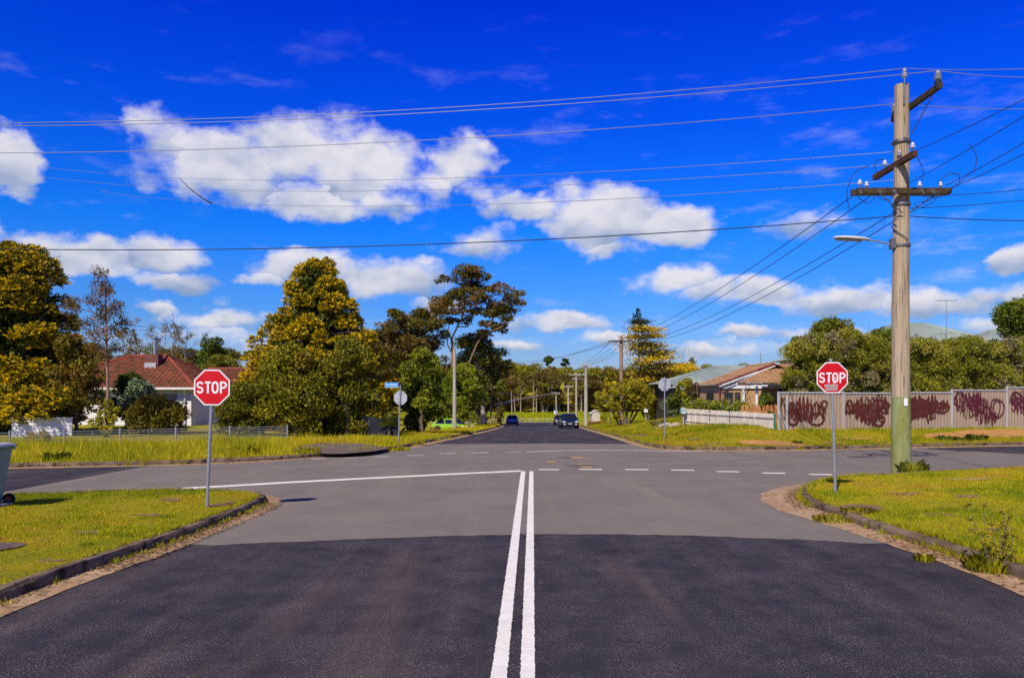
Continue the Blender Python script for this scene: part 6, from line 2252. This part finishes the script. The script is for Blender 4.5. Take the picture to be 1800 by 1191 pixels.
# --- pale green metal roofs
def hip(name, label, x0, x1, y0, y1, ze, rx0, rx1, zr, wallm, zg=None):
    HO = Vector(((x0 + x1) / 2, (y0 + y1) / 2, gz((x0 + x1) / 2, (y0 + y1) / 2)))
    h = thing(name, label, 'house', HO)
    q = lambda x, y, z: (x - HO.x, y - HO.y, z - HO.z)
    ym = (y0 + y1) / 2
    mb = MB()
    corr(mb, q(x0, y0, ze), q(x1, y0, ze), q(rx1, ym, zr), q(rx0, ym, zr))
    corr(mb, q(x1, y1, ze), q(x0, y1, ze), q(rx0, ym, zr), q(rx1, ym, zr))
    corr(mb, q(x0, y1, ze), q(x0, y0, ze), q(rx0, ym, zr), q(rx0, ym, zr))
    corr(mb, q(x1, y0, ze), q(x1, y1, ze), q(rx1, ym, zr), q(rx1, ym, zr))
    r = mb.build('roof', M_GREENR, h)
    c = MB()
    for a, b in ((q(x0, y0, ze), q(rx0, ym, zr)), (q(x1, y0, ze), q(rx1, ym, zr)), (q(rx0, ym, zr), q(rx1, ym, zr))):
        c.tube([Vector(a) + Vector((0, 0, .02)), Vector(b) + Vector((0, 0, .02))], .07, 6)
    c.build('ridge_capping', M_GREENR, r, True)
    MB().box(x0 + .5 - HO.x, x1 - .5 - HO.x, y0 + .5 - HO.y, y1 - .5 - HO.y, -.2, ze - HO.z - .02).build('wall', wallm, h)
    g = MB()
    g.box(x0 - HO.x, x1 - HO.x, y0 - .1 - HO.y, y0 - .005 - HO.y, ze - HO.z - .14, ze - HO.z - .01)
    g.build('gutter', M_GREENR, h)
    return h, q


hip('house', 'pale green metal roofed house beyond the tan tiled house', 11.6, 22.5, 59, 68, 2.95, 16.0, 18.6, 4.32, M_DARK)
hip('shed', 'lower pale green hip roof in front of the pale green house', 11.7, 14.6, 55.5, 59, 2.55, 12.3, 12.9, 3.25, M_DARK)
hip('house', 'large pale green metal roof rising behind the hedge', 16.6, 29.2, 42.6, 51.4, 4.15, 22.6, 24.3, 6.22, M_WBOARD)
hip('house', 'second pale green roof right of the television aerial', 27.5, 36.5, 47, 54, 4.8, 30.2, 33.5, 6.1, M_WBOARD)
# aerial and mast
o = PX(1664, 610, 44)
t = thing('television_aerial', 'thin television aerial on a mast over the pale green roof', 'aerial', o)
zt = PX(0, 527, 44).z - o.z
MB().tube([(0, 0, -1.4), (0, 0, zt)], .016, 6).build('mast', M_WIRE, t)
MB().tube([(-.62, -.1, zt - .06), (.62, .1, zt - .01)], .011, 6).build('boom', M_WIRE, t)
mb = MB()
for i in range(9):
    u = -.58 + i * .145
    mb.tube([(u - .02, u * .16 - .30, zt - .04), (u + .02, u * .16 + .30, zt - .03)], .006, 5)
mb.build('elements', M_WIRE, t)
o = PX(1444, 622, 43)
t = thing('mast', 'thin white mast in front of the dark tree at the hedge end', 'mast', o)
MB().tube([(0, 0, -1), (0, 0, PX(0, 570, 43).z - o.z)], .02, 6).build('pole', M_SWHITE, t)
MB().box(-.05, .05, -.03, .03, -.2, -.1).build('clamp', M_STEEL, t)


# ================================================================== cars
def car_paint(name, c, m=.0):
    return mat(name, c, None, rough=.25, metal=m, spec=.6, coat=1)


M_TYRE = mat('tyre', (.018, .018, .02), None, rough=.85)
M_RIM = mat('alloy', (.45, .45, .47), None, rough=.3, metal=.8)
M_CGLASS = mat('car_glass', (.012, .016, .02), None, rough=.03, spec=.8)
M_HEAD = mat('headlamp', (.75, .76, .78), None, rough=.1, spec=.7)
M_TAIL = mat('tail_lamp', (.30, .01, .012), None, rough=.2, spec=.6)
M_PLATE = mat('number_plate', (.75, .75, .72), (.6, .6, .58), 12, .5)
M_CHROME = mat('chrome', (.65, .65, .67), None, rough=.12, metal=1)
M_TRIMB = mat('car_black_trim', (.02, .02, .022), None, rough=.5)


def car(label, loc, rz, pm, Ln=4.6, Wd=1.84, Ht=1.48, style='wagon', rx=-.027):
    """nose towards -Y, wheels on z=0"""
    t = thing('parked_car', label, 'car', loc, rz)
    t.rotation_euler = (rx, 0, rz)
    w = Wd / 2
    zb = .24
    belt = Ht * .60
    hood = Ht * .585
    y0, y1 = -Ln / 2, Ln / 2
    # body sections from nose to tail: y, half width, sill height, top height
    if style == 'wagon':
        S = [(y0, .70, .34, .58), (y0 + .06, .84, .28, .68), (y0 + .25, .93, .22, hood - .12), (y0 + .55, .98, .22, hood - .05), (y0 + 1.15, 1, .22, hood + .01), (y0 + 1.5, 1, .22, belt), (0, 1, .22, belt + .02), (y1 - .6, .99, .24, belt + .04), (y1 - .15, .95, .28, belt + .02), (y1 - .03, .88, .34, belt - .1), (y1, .78, .40, belt - .22)]
    else:
        S = [(y0, .68, .34, .55), (y0 + .07, .82, .28, .64), (y0 + .25, .92, .22, hood - .14), (y0 + .5, .97, .22, hood - .07), (y0 + .95, 1, .22, hood), (y0 + 1.2, 1, .22, belt), (0, 1, .22, belt + .03), (y1 - .5, .98, .24, belt + .05), (y1 - .12, .94, .28, belt + .03), (y1 - .02, .86, .36, belt - .08), (y1, .74, .42, belt - .25)]
    rings = []
    for y, k, zl, zt in S:
        ww = w * k
        zm = zl + (zt - zl) * .62
        half = [(ww * .86, zl), (ww * .97, zl + .08), (ww, zm), (ww * .975, zt - .06), (ww * .90, zt - .005), (ww * .45, zt + .022)]
        rings.append([(x, y, z) for x, z in half] + [(0, y, zt + .03)] + [(-x, y, z) for x, z in reversed(half)])
    body = MB().loft(rings).build('body', pm, t, True)
    # cabin
    if style == 'wagon':
        cb = (y0 + 1.25, y1 - .12)
        ct = (y0 + 2.0, y1 - .62)
    else:
        cb = (y0 + 1.0, y1 - .10)
        ct = (y0 + 1.75, y1 - .72)
    wb, wt = w * .93, w * .72
    zc, zr = belt - .02, Ht
    ring = lambda y_a, y_b, ww, z: [(-ww, y_a + .10, z), (-ww * .8, y_a, z), (ww * .8, y_a, z), (ww, y_a + .10, z), (ww, y_b - .08, z), (ww * .8, y_b, z), (-ww * .8, y_b, z), (-ww, y_b - .08, z)]
    lerp = lambda a, b, u: a + (b - a) * u
    R = []
    for u, inset in ((0, 0), (.5, 0), (.88, 0), (1, .06)):
        z = lerp(zc, zr - .03, u)
        R.append(ring(lerp(cb[0], ct[0], u) + inset * 1.5, lerp(cb[1], ct[1], u) - inset * 1.5, lerp(wb, wt, u) - inset, z))
    R.append(ring(ct[0] + .25, ct[1] - .2, wt - .16, zr))
    MB().loft(R).build('roof', pm, t, True)

    def glass(name, pts_, m=M_CGLASS):
        a = [Vector(p_) for p_ in pts_]
        n_ = (a[1] - a[0]).cross(a[2] - a[0]).normalized()
        c_ = sum(a, Vector()) / len(a)
        if n_.dot(c_ - Vector((0, (cb[0] + cb[1]) / 2, zc))) < 0: n_ = -n_
        return MB().loft([[p_ + n_ * .012 for p_ in a], [p_ - n_ * .006 for p_ in a]]).build(name, m, t)
    U0, U1 = .10, .86
    fy = lambda u: lerp(cb[0], ct[0], u)
    by = lambda u: lerp(cb[1], ct[1], u)
    wx = lambda u: lerp(wb, wt, u)
    glass('windscreen', [(-wx(U0) * .78, fy(U0), lerp(zc, zr - .03, U0)), (wx(U0) * .78, fy(U0), lerp(zc, zr - .03, U0)), (wx(U1) * .78, fy(U1), lerp(zc, zr - .03, U1)), (-wx(U1) * .78, fy(U1), lerp(zc, zr - .03, U1))])
    glass('rear_window', [(-wx(U0) * .76, by(U0), lerp(zc, zr - .03, U0)), (wx(U0) * .76, by(U0), lerp(zc, zr - .03, U0)), (wx(U1) * .76, by(U1), lerp(zc, zr - .03, U1)), (-wx(U1) * .76, by(U1), lerp(zc, zr - .03, U1))])
    for s in (-1, 1):
        for a, b in ((.06, .47), (.51, .92)):
            P = []
            for u, fr in ((U0, a), (U0, b), (U1, b), (U1, a)):
                P.append((s * wx(u), lerp(fy(u) + .14, by(u) - .12, fr), lerp(zc, zr - .03, u)))
            glass('side_window', P)
        # mirror
        MB().loft([[(s * (w * .93 + d), y0 + 1.62 + k * .05, belt + .05 + g) for k, g in ((-1, 0), (1, 0), (1, .13), (-1, .13))] for d in (-.05, .17)]).build('mirror', pm, t, True)
        # lamps
        MB().loft([[(s * w * a, y0 + d, z) for a, z in ((.50, .60), (.86, .62), (.84, .76), (.52, .70))] for d in ((.20, .02) if style == 'wagon' else (.22, .03))]).build('headlight', M_HEAD, t, True)
        MB().loft([[(s * w * a, y1 - d, z) for a, z in ((.58, belt - .25), (.84, belt - .22), (.86, belt - .02), (.64, belt - .05))] for d in (.22, -.005)]).build('tail_light', M_TAIL, t, True)
        MB().loft([[(s * w * a, y0 + d, z) for a, z in ((.55, .36), (.74, .38), (.74, .46), (.55, .46))] for d in (.15, -.01)]).build('fog_light', M_HEAD, t)
    for yw in (y0 + .86, y1 - .86):
        for s in (-1, 1):
            wh = MB().lathe([(.20, -.10), (.29, -.105), (.32, -.08), (.325, 0), (.32, .08), (.29, .105), (.20, .10)], (s * (w - .09), yw, .325), 'x', 22).build('wheel', M_TYRE, t, True)
            rm = MB().lathe([(.001, 0), (.05, .01), (.20, -.01), (.215, .005), (.215, -.05), (.001, -.06)] if s > 0 else [(.001, 0), (.05, -.01), (.20, .01), (.215, -.005), (.215, .05), (.001, .06)], (s * (w + .012), yw, .325), 'x', 18)
            rm.build('rim', M_RIM, wh, True)
            MB().lathe([(.375, -.05), (.385, -.05), (.385, .02), (.375, .02)], (s * (w - .022), yw, .335), 'x', 22).build('wheel_arch', M_TRIMB, t, True)
    MB().box(-w * .48, w * .48, y0 - .012, y0 + .10, .52, .66).build('grille', M_TRIMB, t)
    MB().box(-w * .66, w * .66, y0 - .004, y0 + .12, .30, .42).build('lower_grille', M_TRIMB, t)
    for zz in (.54, .62):
        MB().box(-w * .46, w * .46, y0 - .022, y0 - .013, zz, zz + .014).build('grille_bar', M_CHROME, t)
    MB().lathe([(.001, 0), (.055, 0), (.055, .012), (.001, .014)], (0, y0 - .024, .595), 'y', 18).build('badge', M_CHROME, t)
    MB().box(-.19, .19, y0 - .028, y0 - .006, .44, .51).build('number_plate', M_PLATE, t)
    MB().box(-.19, .19, y1 - .03, y1 + .012, .60, .70).build('number_plate', M_PLATE, t)
    MB().box(-w * .7, w * .7, y1 - .1, y1 + .008, .34, .46).build('rear_bumper', M_TRIMB, t)
    MB().box(-w * .8, w * .8, y0 + .4, y1 - .4, .16, .235).build('underbody', M_TRIMB, t)
    return t


def on_road(x, y):
    return (x, y, float(road_z(y)) + .012)


car('dark blue wagon parked facing the crossing by the right kerb', on_road(5.98, 84), 0, car_paint('navy_paint', (.008, .022, .060), .3), 4.7, 1.84, 1.56)
car('dark purple car parked just behind the dark blue wagon', on_road(7.05, 117), 0, car_paint('indigo_paint', (.014, .012, .045), .3), 4.6, 1.80, 1.50)
car('bright blue hatchback seen from behind at the left kerb', on_road(.02, 113), PI, car_paint('blue_paint', (.008, .07, .42), .2), 4.0, 1.70, 1.46, 'hatch', .027)
gx, gy = (795 - CX) * 80 / F, 80
car('lime green car half hidden behind the bare grey pole', (gx, gy, gz(gx, gy) - .02), math.radians(68), car_paint('lime_paint', (.28, .52, .012), .0), 4.1, 1.75, 1.44, 'hatch', 0)

# ================================================================== small things
bxx, by_ = -8.76, 13.2
t = thing('wheelie_bin', 'dark green wheeled rubbish bin with pale lid at the left edge of the lawn', 'bin', (bxx, by_, gz(bxx, by_) - .01), 0)
M_BIN = mat('bin_green', (.24, .31, .29), (.20, .265, .25), 4, .5, spec=.4)
mb = MB()
rings = []
for u in np.linspace(0, 1, 7):
    a, b = .20 + .095 * u, .215 + .13 * u
    z = .06 + .90 * u
    e = .05
    rings.append([(-a, -b + e, z), (-a + e, -b, z), (a - e, -b, z), (a, -b + e, z), (a, b - e, z), (a - e, b, z), (-a + e, b, z), (-a, b - e, z)])
body = mb.loft(rings).build('body', M_BIN, t, True)
mb = MB()
for z0, z1, o_ in ((.93, .975, .025),):
    a, b = .29 + o_, .345 + o_
    mb.box(-a, a, -b, b, z0, z1, .012)
mb.build('rim', M_BIN, t)
mb = MB()
rings = []
for u, z in ((1.0, .977), (1.0, 1.0), (.97, 1.03), (.80, 1.055), (.3, 1.065)):
    a, b = .33 * u, .385 * u
    e = .05 * u
    rings.append([(-a, -b + e, z), (-a + e, -b, z), (a - e, -b, z), (a, -b + e, z), (a, b - e, z), (a - e, b, z), (-a + e, b, z), (-a, b - e, z)])
mb.loft(rings).build('lid', mat('lid_grey', (.42, .43, .44), (.36, .37, .38), 5, .5), t, True)
for s in (-1, 1):
    wh = MB().lathe([(.03, -.03), (.095, -.03), (.10, -.015), (.10, .015), (.095, .03), (.03, .03)], (.27, s * .24, .10), 'y', 20).build('wheel', M_TYRE, t, True)
    MB().lathe([(.001, -.034), (.05, -.034), (.05, .034), (.001, .034)], (.27, s * .24, .10), 'y', 14).build('hub', mat('hub_orange', (.5, .09, .03), None, rough=.6), wh, True)
MB().tube([(.27, -.20, .10), (.27, .20, .10)], .014, 8).build('axle', M_STEEL, t)
MB().tube([(.33, -.28, 1.0), (.39, -.26, 1.0), (.39, .26, 1.0), (.33, .28, 1.0)], .017, 8).build('handle', M_BIN, t, True)
MB().box(.19, .36, -.2, .2, .015, .055, .01).build('foot', M_BIN, t)

o = PX(1048, 735, 100)
t = thing('garden_shed', 'small white gabled shed beyond the wattle', 'shed', (o.x, 100, gz(o.x, 100)))
MB().prism([(-.55, -.2), (.45, -.2), (.45, 1.25), (-.05, 1.62), (-.55, 1.25)], 0, 2.4).build('wall', mat('shed_wall', (.58, .52, .44), (.5, .45, .38), 3, .8), t)
mb = MB()
mb.obox((.52, -.05, 1.24), (-.06, -.05, 1.67), .1, .05)
mb.loft([[(.55, y, 1.22), (-.05, y, 1.66), (-.05, y, 1.71), (.60, y, 1.24)] for y in (-.08, 2.5)])
mb.loft([[(-.65, y, 1.22), (-.05, y, 1.665), (-.05, y, 1.715), (-.70, y, 1.24)] for y in (-.08, 2.5)])
mb.build('roof', mat('shed_roof', (.5, .5, .5), None, rough=.6), t)
r_ = np.random.RandomState(200)
o = PX(1048, 735, 96)
t = thing('flower_bed', 'patch of red orange flowers before the small white shed', 'flowers', (o.x, 96, gz(o.x, 96)))
V, C = clump_leaves([(r_.uniform(-.8, .8), r_.uniform(-.3, .3), .16, .3, .3, .2) for _ in range(12)], .13, .7, [(.7, .12, .03), (.6, .16, .03), (.5, .09, .03)], r_, .8)
npmesh('blossoms', V, quads(len(V)), LEAF, t, C)
V, C = clump_leaves([(r_.uniform(-.8, .8), r_.uniform(-.3, .3), .06, .35, .3, .12) for _ in range(8)], .14, .5, GREEN, r_, .6)
npmesh('leaves', V, quads(len(V)), LEAF, t, C)
o = PX(1135, 738, 64)
t = thing('letterbox', 'white letterbox on a post in front of the dark shrubs', 'letterbox', (o.x, 64, gz(o.x, 64)))
MB().box(-.03, .03, -.03, .03, -.1, .82).build('post', M_TIMBG, t)
bx_ = MB()
bx_.prism([(-.14, .82), (.14, .82), (.14, 1.02), (0, 1.12), (-.14, 1.02)], -.2, .2)
b_ = bx_.build('box', M_SWHITE, t)
MB().box(-.09, .09, -.206, -.201, .95, .975).build('slot', M_DARK, b_)
o = PX(977, 724, 158)
t = thing('notice_sign', 'small white notice on a post at the end of the road', 'sign', (o.x, 158.9, gz(o.x, 158.9)))
zz = PX(0, 724, 158.9).z - t.location.z
MB().tube([(0, .04, -.1), (0, .04, zz + .3)], .04, 8).build('post', M_GALV, t)
MB().box(-.33, .33, -.01, .01, zz - .33, zz + .33, .004).build('board', M_SWHITE, t)
t = thing('barrier_rail', 'low timber barrier rail along the field edge', 'barrier', (2, 160.5, gz(2, 160.5)))
for i in range(8):
    x = -6 + i * 1.9
    MB().box(x - .08, x + .08, -.08, .08, -.1, .62).build('post', M_TIMBG, t)
MB().box(-6.1, 7.4, -.13, -.085, .42, .58).build('rail', M_TIMBG, t)
for i, (px, s) in enumerate(((1172, .22), (1181, .17), (1189, .20), (1163, .14))):
    x, y = gv(px, 749 + i % 2)
    mb = MB()
    rr2 = np.random.RandomState(300 + i)
    rings = []
    for th_ in np.linspace(.15, PI - .15, 6):
        rings.append([(s * 1.4 * math.sin(th_) * math.cos(a) * rr2.uniform(.85, 1.15), s * math.sin(th_) * math.sin(a) * rr2.uniform(.85, 1.15), s * .8 * math.cos(th_)) for a in np.linspace(0, 2 * PI, 10, endpoint=False)])
    o = mb.loft(rings).build('rock', mat('pale_rock', (.42, .34, .27), (.34, .27, .21), 6, .9, bump=.4), None, True, (x, y, gz(x, y) + s * .35))
    tag(o, ('largest', 'narrow', 'right end', 'smallest')[i] + ' pale rock lying behind the far right stop sign back', 'rock', 'pale rocks in the verge')
x, y = (1201 - CX) * 42.8 / F, 42.8
t = thing('letterbox', 'pale blue letterbox on a post at the far end of the white fence', 'letterbox', (x, y, gz(x, y)))
MB().box(-.03, .03, -.03, .03, -.1, .72).build('post', M_TIMBG, t)
b_ = MB().prism([(-.12, .72), (.12, .72), (.12, .98), (0, 1.06), (-.12, .98)], -.18, .18).build('box', mat('box_blue', (.40, .56, .55), (.34, .5, .5), 6, .5), t)
MB().box(-.08, .08, -.186, -.181, .90, .925).build('slot', M_DARK, b_)
x, y = (824 - CX) * 92 / F, 92
o = MB().box(-.06, .06, -.03, .03, -.1, .95, .01).build('marker_post', M_SWHITE, None, False, (x, y, gz(x, y)))
tag(o, 'slim white marker post in front of the shadowy dark tree', 'marker post')
